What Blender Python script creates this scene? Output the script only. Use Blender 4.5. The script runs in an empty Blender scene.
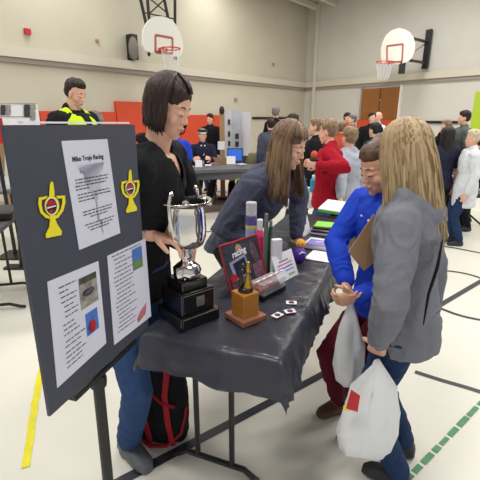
import bpy, bmesh, math, random
from mathutils import Vector, Matrix, noise
V = Vector
PI = math.pi
R = math.radians
random.seed(7)
sc = bpy.context.scene
COL = sc.collection

# ------------------------------------------------------------------ camera
CAMH, PITCH, F = 1.5, math.atan(122/400), 400.0
cp, sp = math.cos(PITCH), math.sin(PITCH)
cam = bpy.data.cameras.new('camera'); co = bpy.data.objects.new('camera', cam); COL.objects.link(co)
co.location = (0, 0, CAMH); co.rotation_euler = (PI/2-PITCH, 0, 0)
cam.sensor_width = 36; cam.lens = 36*F/480; cam.clip_start = .05; cam.clip_end = 100
sc.camera = co
def ray(px, py):
    x, u = (px-240)/F, (240-py)/F
    return V((x, cp+u*sp, -sp+u*cp))
def at(px, py, Y):                     # point seen at a pixel, at distance Y into the hall
    d = ray(px, py); return V((0, 0, CAMH)) + d*(Y/d.y)
def gd(px, py, z=0.0):                 # point seen at a pixel, on a level surface of height z
    d = ray(px, py); return V((0, 0, CAMH)) + d*((z-CAMH)/d.z)

# ------------------------------------------------------------------ materials
def mat(name, col, rough=.6, metal=0, bump=0, bscale=60, var=0, vscale=6, spec=.5, sss=0, alpha=1, emit=None, trans=0, stretch=None, coat=0):
    m = bpy.data.materials.new(name); m.use_nodes = True
    nt = m.node_tree; b = nt.nodes['Principled BSDF']
    col = tuple(((c/255+.055)/1.055)**2.4 if c/255 > .04 else c/255/12.92 for c in col)
    b.inputs['Base Color'].default_value = (*col, 1); b.inputs['Roughness'].default_value = rough
    b.inputs['Metallic'].default_value = metal; b.inputs['Specular IOR Level'].default_value = spec
    b.inputs['Alpha'].default_value = alpha; b.inputs['Transmission Weight'].default_value = trans
    b.inputs['Coat Weight'].default_value = coat
    if sss: b.inputs['Subsurface Weight'].default_value = sss; b.inputs['Subsurface Radius'].default_value = (.02, .008, .004)
    if emit: b.inputs['Emission Color'].default_value = (*col, 1); b.inputs['Emission Strength'].default_value = emit
    tc = nt.nodes.new('ShaderNodeTexCoord'); mp = nt.nodes.new('ShaderNodeMapping'); nt.links.new(tc.outputs['Object'], mp.inputs[0])
    if stretch: mp.inputs['Scale'].default_value = stretch
    if var:
        n = nt.nodes.new('ShaderNodeTexNoise'); n.inputs['Scale'].default_value = vscale; n.inputs['Detail'].default_value = 4
        nt.links.new(mp.outputs[0], n.inputs['Vector'])
        r = nt.nodes.new('ShaderNodeMapRange'); r.inputs[1].default_value = .3; r.inputs[2].default_value = .7
        r.inputs[3].default_value = 1-var; r.inputs[4].default_value = 1+var
        nt.links.new(n.outputs[0], r.inputs[0])
        h = nt.nodes.new('ShaderNodeHueSaturation'); h.inputs['Color'].default_value = (*col, 1)
        nt.links.new(r.outputs[0], h.inputs['Value']); nt.links.new(h.outputs[0], b.inputs['Base Color'])
    if bump:
        n = nt.nodes.new('ShaderNodeTexNoise'); n.inputs['Scale'].default_value = bscale; n.inputs['Detail'].default_value = 3
        nt.links.new(mp.outputs[0], n.inputs['Vector'])
        bp = nt.nodes.new('ShaderNodeBump'); bp.inputs['Strength'].default_value = bump; bp.inputs['Distance'].default_value = .01
        nt.links.new(n.outputs[0], bp.inputs['Height']); nt.links.new(bp.outputs[0], b.inputs['Normal'])
    return m
def lin(c): return tuple(((x/255+.055)/1.055)**2.4 if x/255 > .04 else x/255/12.92 for x in c)
def hairmat(name, dark, light, rough=.45):
    m = mat(name, dark, rough, spec=.35); nt = m.node_tree; b = nt.nodes['Principled BSDF']
    a = nt.nodes.new('ShaderNodeAttribute'); a.attribute_name = 'tint'
    mx = nt.nodes.new('ShaderNodeMix'); mx.data_type = 'RGBA'
    mx.inputs[6].default_value = (*lin(dark), 1); mx.inputs[7].default_value = (*lin(light), 1)
    nt.links.new(a.outputs['Fac'], mx.inputs[0]); nt.links.new(mx.outputs[2], b.inputs['Base Color'])
    tc = nt.nodes.new('ShaderNodeTexCoord'); mp = nt.nodes.new('ShaderNodeMapping'); mp.inputs['Scale'].default_value = (300, 300, 25)
    n = nt.nodes.new('ShaderNodeTexNoise'); n.inputs['Scale'].default_value = 1
    nt.links.new(tc.outputs['Object'], mp.inputs[0]); nt.links.new(mp.outputs[0], n.inputs['Vector'])
    bp = nt.nodes.new('ShaderNodeBump'); bp.inputs['Strength'].default_value = .6; bp.inputs['Distance'].default_value = .004
    nt.links.new(n.outputs[0], bp.inputs['Height']); nt.links.new(bp.outputs[0], b.inputs['Normal'])
    return m

# ------------------------------------------------------------------ object helpers
def tag(o, label, cat, group=None, kind=None):
    o['label'] = label
    if cat: o['category'] = cat
    if group: o['group'] = group
    if kind: o['kind'] = kind
    return o
def link(name, me, m=None, parent=None, smooth=False):
    o = bpy.data.objects.new(name, me); COL.objects.link(o)
    if m is not None:
        for x in (m if isinstance(m, (list, tuple)) else [m]): me.materials.append(x)
    if smooth: me.polygons.foreach_set('use_smooth', [True]*len(me.polygons))
    if parent is not None:
        o.parent = parent; o.matrix_parent_inverse = Matrix.Translation(parent.location).inverted()
    return o
def empty(name, loc, label, cat, group=None):
    o = bpy.data.objects.new(name, None); COL.objects.link(o); o.location = loc; o.empty_display_size = .1
    return tag(o, label, cat, group)
def obj(name, bm, m=None, parent=None, smooth=False, bevel=0, fixn=True):
    if bevel:
        bmesh.ops.bevel(bm, geom=[e for e in bm.edges], offset=bevel, segments=2, affect='EDGES', profile=.5, clamp_overlap=True)
    if fixn: bmesh.ops.recalc_face_normals(bm, faces=bm.faces)
    me = bpy.data.meshes.new(name); bm.to_mesh(me); bm.free()
    if parent is None:                 # origin at the base of the thing
        xs = [v.co for v in me.vertices]
        if xs:
            c = V(((min(v.x for v in xs)+max(v.x for v in xs))/2, (min(v.y for v in xs)+max(v.y for v in xs))/2, min(v.z for v in xs)))
            me.transform(Matrix.Translation(-c)); o = link(name, me, m, None, smooth); o.location = c; return o
    return link(name, me, m, parent, smooth)
def B(): return bmesh.new()
def frame(d, up=V((0, 0, 1))):
    d = d.normalized()
    a = d.cross(up)
    if a.length < 1e-4: a = d.cross(V((0, 1, 0)))
    a.normalize(); return a, a.cross(d).normalized(), d
def box(bm, c, s, rot=None, mi=0):
    M = Matrix.Translation(V(c)) @ (rot.to_4x4() if rot is not None else Matrix()) @ Matrix.Diagonal((*s, 1))
    r = bmesh.ops.create_cube(bm, size=1, matrix=M)
    for f in {f for v in r['verts'] for f in v.link_faces}: f.material_index = mi
def rz(a): return Matrix.Rotation(a, 3, 'Z')
def quadbox(bm, p, th, n, mi=0):      # slab with quad outline p (4+ points), thickness th along n
    n = V(n).normalized()*th
    a = [bm.verts.new(q) for q in p]; b = [bm.verts.new(V(q)+n) for q in p]; k = len(p)
    fs = [bm.faces.new(a), bm.faces.new(b[::-1])]
    for i in range(k): fs.append(bm.faces.new((a[i], b[i], b[(i+1) % k], a[(i+1) % k])))
    for f in fs: f.material_index = mi
def loft(bm, rings, n=14, sq=1.0):
    """rings: (centre, axisA, axisB) with axis vectors of the half widths"""
    vs = []
    for c, a, b in rings:
        row = []
        for i in range(n):
            t = 2*PI*i/n; ct, st = math.cos(t), math.sin(t)
            if sq != 1: ct, st = math.copysign(abs(ct)**sq, ct), math.copysign(abs(st)**sq, st)
            row.append(bm.verts.new(c+a*ct+b*st))
        vs.append(row)
    for r0, r1 in zip(vs, vs[1:]):
        for i in range(n): bm.faces.new((r0[i], r0[(i+1) % n], r1[(i+1) % n], r1[i]))
    bm.faces.new(vs[0][::-1]); bm.faces.new(vs[-1])
    return vs
def limb(bm, pts, rad, flat=1.0, n=12, up=V((0, 0, 1)), round_ends=True):
    pts = [V(p) for p in pts]; rings = []
    T = []
    for i in range(len(pts)):
        a = pts[max(i-1, 0)]; b = pts[min(i+1, len(pts)-1)]; T.append((b-a).normalized())
    u, w, _ = frame(T[0], up)
    fr = []
    for t in T:
        w = w-t*w.dot(t)
        if w.length < 1e-5: w = frame(t)[1]
        w.normalize(); u = t.cross(w).normalized(); fr.append((u.copy(), w.copy()))
    if round_ends:
        for k in (80, 55, 28):
            s, c = math.sin(R(k)), math.cos(R(k)); rings.append((pts[0]-T[0]*rad[0]*s, fr[0][0]*rad[0]*c, fr[0][1]*rad[0]*c*flat))
    for p, r, (a, b) in zip(pts, rad, fr): rings.append((p, a*r, b*r*flat))
    if round_ends:
        for k in (28, 55, 80):
            s, c = math.sin(R(k)), math.cos(R(k)); rings.append((pts[-1]+T[-1]*rad[-1]*s, fr[-1][0]*rad[-1]*c, fr[-1][1]*rad[-1]*c*flat))
    return loft(bm, rings, n)
def tube(bm, pts, r, n=8): return limb(bm, pts, [r]*len(pts), n=n, round_ends=False)
def ell(bm, c, r, rot=None, seg=14):
    M = Matrix.Translation(V(c)) @ (rot.to_4x4() if rot is not None else Matrix()) @ Matrix.Diagonal((*r, 1))
    bmesh.ops.create_uvsphere(bm, u_segments=seg, v_segments=max(6, seg*2//3), radius=1, matrix=M)
def lathe(bm, c, prof, n=32, close=False):
    c = V(c); rows = []
    for r, z in prof:
        rows.append([bm.verts.new(c+V((r*math.cos(2*PI*i/n), r*math.sin(2*PI*i/n), z))) for i in range(n)])
    for a, b in zip(rows, rows[1:]):
        for i in range(n): bm.faces.new((a[i], a[(i+1) % n], b[(i+1) % n], b[i]))
    bm.faces.new(rows[0][::-1]); bm.faces.new(rows[-1])
def bake(bm, vox, it=4, noi=None, seed=0, keep=None):
    """union of the overlapping closed shapes in bm -> one smooth skin"""
    me = bpy.data.meshes.new('t'); bmesh.ops.recalc_face_normals(bm, faces=bm.faces); bm.to_mesh(me); bm.free()
    o = bpy.data.objects.new('t', me); COL.objects.link(o)
    r = o.modifiers.new('r', 'REMESH'); r.mode = 'VOXEL'; r.voxel_size = vox; r.use_smooth_shade = True
    if it: s = o.modifiers.new('s', 'SMOOTH'); s.factor = .5; s.iterations = it
    dg = bpy.context.evaluated_depsgraph_get(); res = bpy.data.meshes.new_from_object(o.evaluated_get(dg))
    bpy.data.objects.remove(o)
    if noi:
        amp, fr = noi; off = V((seed*3.7, seed*1.3, 0))
        nn = [v.normal.copy() for v in res.vertices]
        for v, n in zip(res.vertices, nn):
            p = v.co
            q = V((p.x*fr, p.y*fr, p.z*fr*.8))+off
            k = noise.noise(q+V((noise.noise(q*.6)*1.6,)*3))
            v.co = p+n*amp*(1-2.4*abs(k))
    return res
def joinmesh(mes):
    bm = B()
    for m in mes: bm.from_mesh(m)
    me = bpy.data.meshes.new('j'); bm.to_mesh(me); bm.free(); return me
def text(parent, s, size, origin, right, up, m, name='lettering', bold=0, align='CENTER', depth=.0004):
    c = bpy.data.curves.new('t', 'FONT'); c.body = s; c.size = size; c.align_x = align; c.align_y = 'CENTER'; c.offset = bold; c.extrude = depth
    o = bpy.data.objects.new('t', c); COL.objects.link(o)
    dg = bpy.context.evaluated_depsgraph_get(); me = bpy.data.meshes.new_from_object(o.evaluated_get(dg)); bpy.data.objects.remove(o)
    right = V(right).normalized(); up = V(up).normalized(); n = right.cross(up)
    M = Matrix((right, up, n)).transposed().to_4x4(); M.translation = V(origin)
    me.transform(M); me.materials.clear()
    return link(name, me, m, parent)

# ------------------------------------------------------------------ colours
M = {}
M['wall_l'] = mat('painted_block_left', (196, 191, 174), .7, var=.04, vscale=1.2, bump=.12, bscale=30)
M['wall_r'] = mat('painted_block_right', (205, 203, 196), .7, var=.03, vscale=1.2, bump=.12, bscale=30)
M['ceil'] = mat('ceiling_paint', (170, 165, 158), .8)
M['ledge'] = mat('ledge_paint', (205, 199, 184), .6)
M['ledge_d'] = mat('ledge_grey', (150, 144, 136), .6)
M['floor'] = mat('hall_floor', (226, 224, 214), .32, var=.05, vscale=.9, bump=.03, bscale=8, spec=.4)
M['line'] = mat('floor_line_dark', (58, 58, 66), .4)
M['yellow_tape'] = mat('yellow_floor_tape', (226, 218, 40), .5, var=.08, vscale=20)
M['green_tape'] = mat('green_floor_tape', (70, 140, 95), .5, var=.15, vscale=25)
M['black'] = mat('black_plastic', (24, 24, 27), .45)
M['blackm'] = mat('black_metal', (42, 42, 45), .4, metal=.3)
M['steel'] = mat('steel', (190, 190, 190), .3, metal=1)
M['white'] = mat('white_paper', (232, 232, 240), .7)
M['whitep'] = mat('white_paint', (238, 238, 232), .45)
M['paper'] = mat('lilac_white_paper', (214, 216, 234), .75, var=.02)
M['ink'] = mat('ink', (70, 70, 84), .8)
M['faintink'] = mat('faint_print', (190, 191, 208), .8)
M['slate'] = mat('slate_board', (66, 69, 84), .5, var=.05, vscale=5, bump=.05, bscale=200)
M['yellow'] = mat('yellow_card', (240, 226, 36), .6)
M['red'] = mat('red_plastic', (190, 26, 34), .4)
M['redcloth'] = mat('red_cloth', (168, 26, 40), .9, bump=.2, bscale=80)
M['orange'] = mat('orange_mat', (204, 72, 40), .6, var=.04)
M['wood'] = mat('varnished_wood', (176, 116, 46), .35, var=.12, vscale=9, stretch=(1, 1, 6))
M['door'] = mat('door_wood', (146, 92, 42), .5, var=.1, vscale=3, stretch=(6, 6, .6))
M['tan'] = mat('tan_plastic', (170, 140, 112), .6)
M['silver'] = mat('polished_silver', (222, 220, 218), .07, metal=1)
M['gold'] = mat('gold', (200, 160, 70), .25, metal=1)
M['gblack'] = mat('gloss_black', (18, 18, 20), .18, coat=.5)
M['cloth'] = mat('dark_plastic_tablecloth', (82, 84, 97), .3, bump=.6, bscale=11, spec=.65)
M['board_w'] = mat('backboard_white', (222, 222, 214), .5); M['mutedred'] = mat('muted_red', (168, 84, 76), .5)
M['tabletop'] = mat('table_top_grey', (120, 116, 112), .6)
M['lime'] = mat('lime_poster', (170, 200, 50), .6)
M['grey'] = mat('light_grey_board', (190, 190, 198), .7, var=.04)
M['blue'] = mat('blue_plastic', (50, 80, 180), .5)
M['screen'] = mat('lit_screen', (36, 100, 205), .3, emit=.5)
M['purple'] = mat('purple', (84, 48, 160), .5)
M['bagp'] = mat('thin_white_plastic', (236, 238, 242), .35, alpha=.85, bump=.5, bscale=25)
M['clear'] = mat('clear_plastic', (230, 235, 238), .08, trans=.0, alpha=.3)
M['brownfloor'] = mat('brown_mat', (120, 104, 98), .7)
M['pink'] = mat('pink', (225, 60, 130), .5)
M['green'] = mat('green', (90, 180, 70), .6)
M['teal'] = mat('turquoise', (40, 150, 180), .4)
M['tanboard'] = mat('hardboard', (168, 132, 100), .7, var=.05, vscale=20)
M['lav'] = mat('lavender_print', (140, 120, 200), .6)
M['photo'] = mat('photo_grey', (150, 146, 140), .5, var=.4, vscale=45)
M['photo_sky'] = mat('photo_sky', (70, 120, 200), .5, var=.15, vscale=30)
M['photo_green'] = mat('photo_green', (100, 130, 80), .5, var=.2, vscale=50)
M['photo_dark'] = mat('photo_dark', (50, 52, 60), .5, var=.5, vscale=50)
M['mottled'] = mat('mottled_print', (90, 70, 80), .4, var=.6, vscale=60)
def cl(name, c, amp=.25, rough=.9): return mat(name, c, rough, bump=amp, bscale=70, var=.05, vscale=8, spec=.2)
M['blackcloth'] = cl('black_cloth', (26, 27, 31)); M['charcoal'] = cl('charcoal_cloth', (78, 81, 99)); M['jean'] = cl('denim', (54, 78, 122))
M['darkjean'] = cl('dark_denim', (38, 56, 92)); M['royal'] = cl('royal_blue_cloth', (38, 72, 200)); M['greycloth'] = cl('grey_fleece', (122, 124, 134))
M['crimson'] = cl('crimson_fleece', (162, 20, 40)); M['hgrey'] = cl('heather_cloth', (172, 178, 192)); M['whitecloth'] = cl('white_cloth', (220, 224, 232))
M['navy'] = cl('navy_cloth', (38, 40, 62)); M['hivis'] = cl('hi_vis_yellow', (196, 232, 40)); M['rust'] = cl('rust_cloth', (190, 84, 60))
M['olive'] = cl('grey_green_cloth', (92, 104, 100)); M['maroon'] = cl('maroon_cloth', (92, 24, 40)); M['brownboot'] = mat('brown_leather', (84, 56, 44), .5)
M['greyboot'] = cl('grey_boot', (120, 122, 130)); M['shoe'] = mat('dark_shoe', (44, 42, 50), .5); M['gshoe'] = mat('grey_shoe', (96, 98, 106), .5); M['wshoe'] = mat('white_shoe', (220, 220, 220), .5)
M['skin'] = mat('skin', (232, 180, 156), .5, sss=.12, var=.03, vscale=12); M['skin2'] = mat('tan_skin', (226, 174, 146), .5, sss=.12, var=.03, vscale=12)
M['lip'] = mat('lip', (200, 118, 112), .45); M['eyew'] = mat('eye_white', (230, 226, 222), .2); M['iris'] = mat('iris', (50, 36, 28), .2)
M['h_dark'] = hairmat('dark_brown_hair', (30, 20, 19), (60, 40, 34)); M['h_brown'] = hairmat('brown_hair', (74, 54, 42), (150, 120, 92))
M['h_umber'] = hairmat('umber_hair', (58, 42, 37), (128, 98, 80)); M['h_blond'] = hairmat('honey_blond_hair', (122, 98, 70), (198, 172, 132)); M['h_light'] = hairmat('light_brown_hair', (110, 88, 66), (168, 142, 112))
M['h_grey'] = hairmat('grey_hair', (96, 92, 90), (150, 146, 142)); M['h_pale'] = hairmat('pale_blond_hair', (190, 172, 146), (226, 212, 186)); M['h_black'] = hairmat('black_hair', (20, 18, 22), (48, 42, 46))

# ------------------------------------------------------------------ people
def ik(a, t, l1, l2, pole):
    d = t-a; L = d.length
    if L > (l1+l2)*.985: d = d*((l1+l2)*.985/L); L = d.length
    x = (l1*l1-l2*l2+L*L)/(2*L); h = math.sqrt(max(l1*l1-x*x, 1e-6)); u = d/L
    p = pole-u*pole.dot(u); p = p.normalized() if p.length > 1e-5 else frame(u)[0]
    return a+u*x+p*h, a+d
def hand(wr, d, n, H, side, curl=.35, vox=.003):
    """five-finger hand; d finger direction, n palm normal, side = thumb direction"""
    d = d.normalized(); n = (n-d*n.dot(d)).normalized(); s = d.cross(n)*(1 if d.cross(n).dot(side) > 0 else -1)
    L = .102*H; bm = B()
    pw = L*.20
    loft(bm, [(wr-d*L*.12, s*L*.13, n*L*.11), (wr+d*L*.05, s*L*.15, n*L*.11), (wr+d*L*.25, s*pw*1.05, n*L*.11), (wr+d*L*.42, s*pw*1.12, n*L*.09), (wr+d*L*.5, s*pw*1.0, n*L*.06)], 14, .8)
    for i, (o, l) in enumerate(((.78, .40), (.27, .46), (-.25, .43), (-.74, .34))):
        p = wr+d*L*.42+s*pw*o; q = [p]; a = curl*.5
        sd = (d+s*o*.13).normalized()
        for k, f in enumerate((.42, .32, .26)):
            a += curl*(.9 if k else .3)
            q.append(q[-1]+(sd*math.cos(a)+n*math.sin(a))*L*l*f*1.08)
        limb(bm, q, [L*.052, L*.05, L*.044, L*.036], n=8)
    t = wr+d*L*.12+s*pw*.7; a = (d*.55+s*.75+n*.35).normalized(); b = (d*.85+s*.3+n*.5).normalized()
    limb(bm, [t, t+a*L*.2, t+a*L*.2+b*L*.16, t+a*L*.2+b*L*.29], [L*.075, L*.064, L*.055, L*.042], n=8)
    return bake(bm, vox, 2)
def head_mesh(hm, hh, vox, female=False, beard=False):
    bm = B()
    def e(c, r): ell(bm, c, r)
    e((0, -.09, .645), (.335, .42, .36)); e((0, .06, .44), (.27, .285, .36)); e((0, .10, .2), (.2, .22, .17))
    e((0, .235, .085), (.085, .085, .075)); e((0, -.02, .30), (.24, .22, .24))
    for s in (-1, 1):
        e((s*.15, .185, .355), (.105, .11, .12)); e((s*.32, -.02, .46), (.03, .075, .125))
        e((s*.12, .275, .495), (.078, .062, .052)); e((s*.04, .362, .345), (.028, .034, .024))
        limb(bm, [V((s*.03, .296, .575)), V((s*.17, .258, .58))], [.045, .036], n=8)
    limb(bm, [V((0, .315, .54)), V((0, .35, .44)), V((0, .39, .365))], [.032, .032, .038], n=10)
    e((0, .325, .245), (.1, .05, .03)); e((0, .315, .205), (.085, .05, .03))
    bmesh.ops.transform(bm, matrix=hm @ Matrix.Scale(hh, 4), verts=bm.verts)
    return bake(bm, vox, 3)
def hair_mesh(hm, hh, style, seed=0, near=False, length=.3, n=120, back=.0, bangs=True, part=.0, face=58, flare=.02, bvec=None, vox=None, front=0.0, thick=1.0, bang=(66, 78), bn_=4, bside=None):
    """hair as a scalp shell plus many falling locks"""
    rnd = random.Random(seed); S = hm @ Matrix.Scale(hh, 4)
    bm = B()
    if style == 'short':
        ell(bm, (0, -.135, .72), (.365, .43, .335)); ell(bm, (0, -.2, .56), (.34, .35, .32)); ell(bm, (0, .08, .9), (.27, .24, .12))
    elif style == 'crop':
        ell(bm, (0, -.145, .68), (.35, .395, .345)); ell(bm, (0, -.19, .54), (.345, .34, .3)); ell(bm, (0, .0, .82), (.30, .325, .22))
    elif style == 'bald':
        ell(bm, (0, -.22, .5), (.345, .33, .2))
    else:
        if style == 'tied': ell(bm, (0, -.15, .70), (.352, .42, .338)); ell(bm, (0, -.19, .54), (.345, .34, .3)); ell(bm, (0, .0, .80), (.30, .32, .225)); ell(bm, (0, -.6, .62), (.1, .12, .1))
        else: ell(bm, (0, -.115, .695), (.362, .432, .338)); ell(bm, (0, -.18, .54), (.35, .355, .335))
    bmesh.ops.transform(bm, matrix=S, verts=bm.verts)
    cap = bake(bm, vox or (.005 if near else .012), 2, (.008 if style == 'short' else .0025, 26) if near or style == 'short' else None, seed)
    bm = B(); bm.from_mesh(cap)
    lay = bm.verts.layers.float.new('tint')
    for v in bm.verts: v[lay] = (.4+.5*noise.noise(v.co*40)) if style != 'long' else .5+.15*noise.noise(v.co*40)
    G = V((0, 0, -1)); c = V((0, -.1, .66))
    def lock(phi, th0, th1, L, w, tint, rr=1.0, droop=0, wav=.006, bk=0, fl=0):
        pts = []; st = 6
        for k in range(st):
            th = R(th0+(th1-th0)*k/(st-1)); ph = phi+part*(1-k/(st-1))
            p = c+V((.385*rr*math.sin(th)*math.sin(ph), .455*rr*math.sin(th)*math.cos(ph), .395*rr*math.cos(th)))
            pts.append(S @ p)
        if L > 0:
            o = S.to_3x3() @ V((math.sin(phi), math.cos(phi), 0)); o.z = 0
            if o.length > 0: o.normalize()
            bdir = V(bvec) if bvec is not None else S.to_3x3() @ V((0, -1, 0)); bdir.z = 0; bdir.normalize()
            p = pts[-1].copy(); m = max(3, int(L/.04)); ph0 = rnd.random()*6
            tdir = (pts[-1]-pts[-2]).normalized()
            for k in range(m):
                t = (k+1)/m
                dd = (tdir*max(0, .5-k*.25)+G).normalized()
                p = p+dd*(L/m)+o*fl*L/m+bdir*bk*L/m
                pts.append(p+frame(G, o)[0]*wav*math.sin(ph0+t*5)+o*wav*.7*math.sin(ph0*2+t*6))
        k = len(pts); rad = [w*(.5+.5*min(1, i/3))*(1-.75*max(0, (i/(k-1)-.6)/.4)) for i in range(k)]
        a0 = len(bm.verts)
        o = S.to_3x3() @ V((math.sin(phi), math.cos(phi), .0)); o.normalize()
        vs = limb(bm, pts, rad, flat=.45, n=6, up=o, round_ends=False)
        for r_ in vs:
            for v in r_: v[lay] = tint
    if style == 'short' :
        for i in range(n):
            ph = rnd.uniform(-PI, PI); 
            a = rnd.uniform(0, 40); fr_ = abs(ph) < R(60)
            lock(ph, a, a+rnd.uniform(22, 40) if not fr_ else min(a+35, 58), 0, .0085 if near else .014, rnd.random(), rr=1.0)
    elif style == 'long':
        for i in range(n):
            ph = (R(face)+(PI-R(face))*rnd.random()**.9)*(1 if i % 2 else -1)
            if front and rnd.random() < .25: ph = R(face+rnd.uniform(0, 18))*(1 if i % 2 else -1)
            l = length*rnd.uniform(.88, 1.05)
            lock(ph, rnd.uniform(1, 16), rnd.uniform(92, 104), l, (.009 if near else .016)*thick*rnd.uniform(.8, 1.3), rnd.random(), rr=rnd.uniform(.99, 1.05), bk=back, fl=flare)
        if bangs:
            for i in range(n//bn_):
                ph = rnd.uniform(-R(face+4), R(face+4)) if bside is None else rnd.uniform(*bside)
                lock(ph, rnd.uniform(5, 20), rnd.uniform(*bang), 0, .008 if near else .014, rnd.random(), rr=rnd.uniform(.98, 1.02))
    elif style == 'tied':
        for i in range(n):
            ph = rnd.uniform(-PI, PI); a = rnd.uniform(35, 70)
            p0 = c+V((.37*math.sin(R(a))*math.sin(ph), .445*math.sin(R(a))*math.cos(ph), .37*math.cos(R(a))))
            if p0.z < .62 and p0.y > 0: continue
            p1 = V((0, -.55, .62)); mid = (p0+p1)/2; q = mid-c; mid = c+V((q.x*1.0, q.y, q.z)).normalized()*.46
            pts = [S @ p0, S @ (p0.lerp(mid, .5)*1.0), S @ mid, S @ p1]
            vs = limb(bm, pts, [.005, .009, .009, .005], flat=.6, n=6, round_ends=False); t = rnd.random()
            for r_ in vs:
                for v in r_: v[lay] = t
    me = bpy.data.meshes.new('hair'); bm.to_mesh(me); bm.free(); return me

def person(label, pos, H, yaw, top, bottom, hair, shoes='shoe', skin='skin', lean=0, side=0, hp=0, hy=0, hr=0, wl=None, wr=None, el=None, er=None,
           near=False, w=.9, bulk=1.0, kid=False, sleeve='long', hem=.04, pelz=None, legs=None, seated=False, hood=False, group=None,
           pel=None, neckp=None, hairkw=None, headk=None, nohead=False, stance=.06, boots=None, curlL=.35, curlR=.35, vneck=False, female=False, twist=0, hemcol=None, palmL=None, palmR=None, eyes=True, zbase=0):
    fw = V((math.cos(yaw), math.sin(yaw), 0)); rt = V((math.sin(yaw), -math.cos(yaw), 0)); Z = V((0, 0, 1))
    base = V((pos[0], pos[1], zbase)); hh = H*(headk or (.140 if kid else .132))
    L2W = lambda p: base+rt*p[0]+fw*p[1]+Z*p[2]
    pelv = V(pel) if pel is not None else L2W((0, 0, pelz or .525*H))
    up = (Z*math.cos(lean)+fw*math.sin(lean)+rt*math.sin(side)).normalized()
    tl = .315*H                         # pelvis to neck base
    neck = V(neckp) if neckp is not None else pelv+up*tl
    up = (neck-pelv).normalized(); tl = (neck-pelv).length
    rt2 = (rt*math.cos(twist)+fw*math.sin(twist)); rt2 = (rt2-up*rt2.dot(up)).normalized(); fr = up.cross(rt2).normalized()
    fr0 = Z.cross(rt)
    sw = .112*H*w
    shL = neck-rt2*sw-up*.035*H; shR = neck+rt2*sw-up*.035*H
    hipL = pelv-rt*.052*H*w-Z*.02*H; hipR = pelv+rt*.052*H*w-Z*.02*H
    ua, fa = .172*H, .152*H
    tL = V(wl) if wl is not None else shL-Z*.315*H+fr*.03*H-rt2*.03*H
    tR = V(wr) if wr is not None else shR-Z*.315*H+fr*.03*H+rt2*.03*H
    eL, tL = ik(shL, tL, ua, fa, V(el) if el is not None else (-fr-rt2*.5-Z*.3)); eR, tR = ik(shR, tR, ua, fa, V(er) if er is not None else (-fr+rt2*.5-Z*.3))
    th, sn = .245*H, .24*H
    if legs: anL, anR = V(legs[0]), V(legs[1])
    elif seated: anL, anR = L2W((-.07, .30, .045*H)), L2W((.07, .30, .045*H))
    else: anL, anR = L2W((-stance*H*.9, .0, .045*H)), L2W((stance*H*.9, .02, .045*H))
    kL, anL = ik(hipL, anL, th, sn, fw*1.0-rt*.1); kR, anR = ik(hipR, anR, th, sn, fw*1.0+rt*.1)
    # head frame
    hf = Matrix.Rotation(hy, 3, Z) @ fw
    hrt = hf.cross(Z).normalized(); q = Matrix.Rotation(-hp, 3, hrt); hf2 = q @ hf; hup = q @ Z
    q2 = Matrix.Rotation(hr, 3, hf2); hrt = q2 @ hrt; hup = q2 @ hup
    ntop = neck+(up+hup).normalized()*.055*H
    org = ntop-hup*.20*hh+hf2*.10*hh
    hm = Matrix((hrt*.9, hf2*.91, hup)).transposed().to_4x4(); hm.translation = org
    b = bulk
    def torso(bm, e, lo=-.055, hi=1.0, flare=0):
        rings = []
        for t, wd, dp in ((lo, .092+flare, .068+flare*.6), (.0, .094+flare, .07+flare*.6), (.2, .083+flare*.7, .062+flare*.4), (.38, .078 if not female else .070, .058), (.58, .09, .068), (.76, .1, .069), (.9, .092, .056), (.98, .05, .04)):
            if t > hi: continue
            mx = min(1, max(0, t/.5)); a = (rt*(1-mx)+rt2*mx).normalized(); f_ = (fr0*(1-mx)+fr*mx)
            rings.append((pelv+up*tl*t, a*(wd*H*w*b+e), f_*(dp*H*b+e)))
        loft(bm, rings, 20)
    vox = .006 if near else (.012 if hh*F/max((pelv.y), .1) > 12 else .018)
    # --- body
    bm = B(); torso(bm, 0)
    limb(bm, [neck-up*.03*H, ntop+hup*.02*H], [.034*H*w*(1.05 if not female else .95), .031*H*w], n=12)
    for s, e, t in ((shL, eL, tL), (shR, eR, tR)):
        limb(bm, [neck.lerp(s, .45)-up*.01*H, s-up*.004*H], [.026*H, .033*H*b], n=12)
        limb(bm, [s, s.lerp(e, .5), e, e.lerp(t, .35), t], [.031*H*b, .028*H*b, .022*H*b, .0225*H*b, .0155*H], n=12)
    for h, k, a in ((hipL, kL, anL), (hipR, kR, anR)):
        limb(bm, [h, h.lerp(k, .5), k, k.lerp(a, .35), a], [.048*H*b*w, .042*H*b*w, .031*H*w, .031*H*w, .02*H], n=12)
        limb(bm, [a-Z*.022*H, a+fw*.06*H-Z*.03*H], [.013*H, .010*H], n=10)
    parts = [bake(bm, vox, 3)]
    if not nohead: parts.append(head_mesh(hm, hh, .0035 if near else max(.006, vox*.6), female))
    for s, e, t, cu, pn in ((-1, eL, tL, curlL, palmL), (1, eR, tR, curlR, palmR)):
        d = (t-e).normalized()
        parts.append(hand(t, d, V(pn) if pn is not None else -rt2*s, H, (fr-Z*.2), cu, .0028 if near else .006))
    me = joinmesh(parts)
    body = link('person', me, M[skin], None, True)
    me.transform(Matrix.Translation(-base)); body.location = base
    tag(body, label, 'person', group)
    def child(name, me_, m, lab=None):
        me_.transform(Matrix.Translation(-base)); o = bpy.data.objects.new(name, me_); COL.objects.link(o); o.parent = body
        me_.materials.append(m); me_.polygons.foreach_set('use_smooth', [True]*len(me_.polygons))
        if lab: o['label'] = lab
        return o
    cb = lambda name, bm_, m, lab=None, vx=vox, it=4, noi=None, sd=0: child(name, bake(bm_, vx, it, noi, sd), m, lab)
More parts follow.
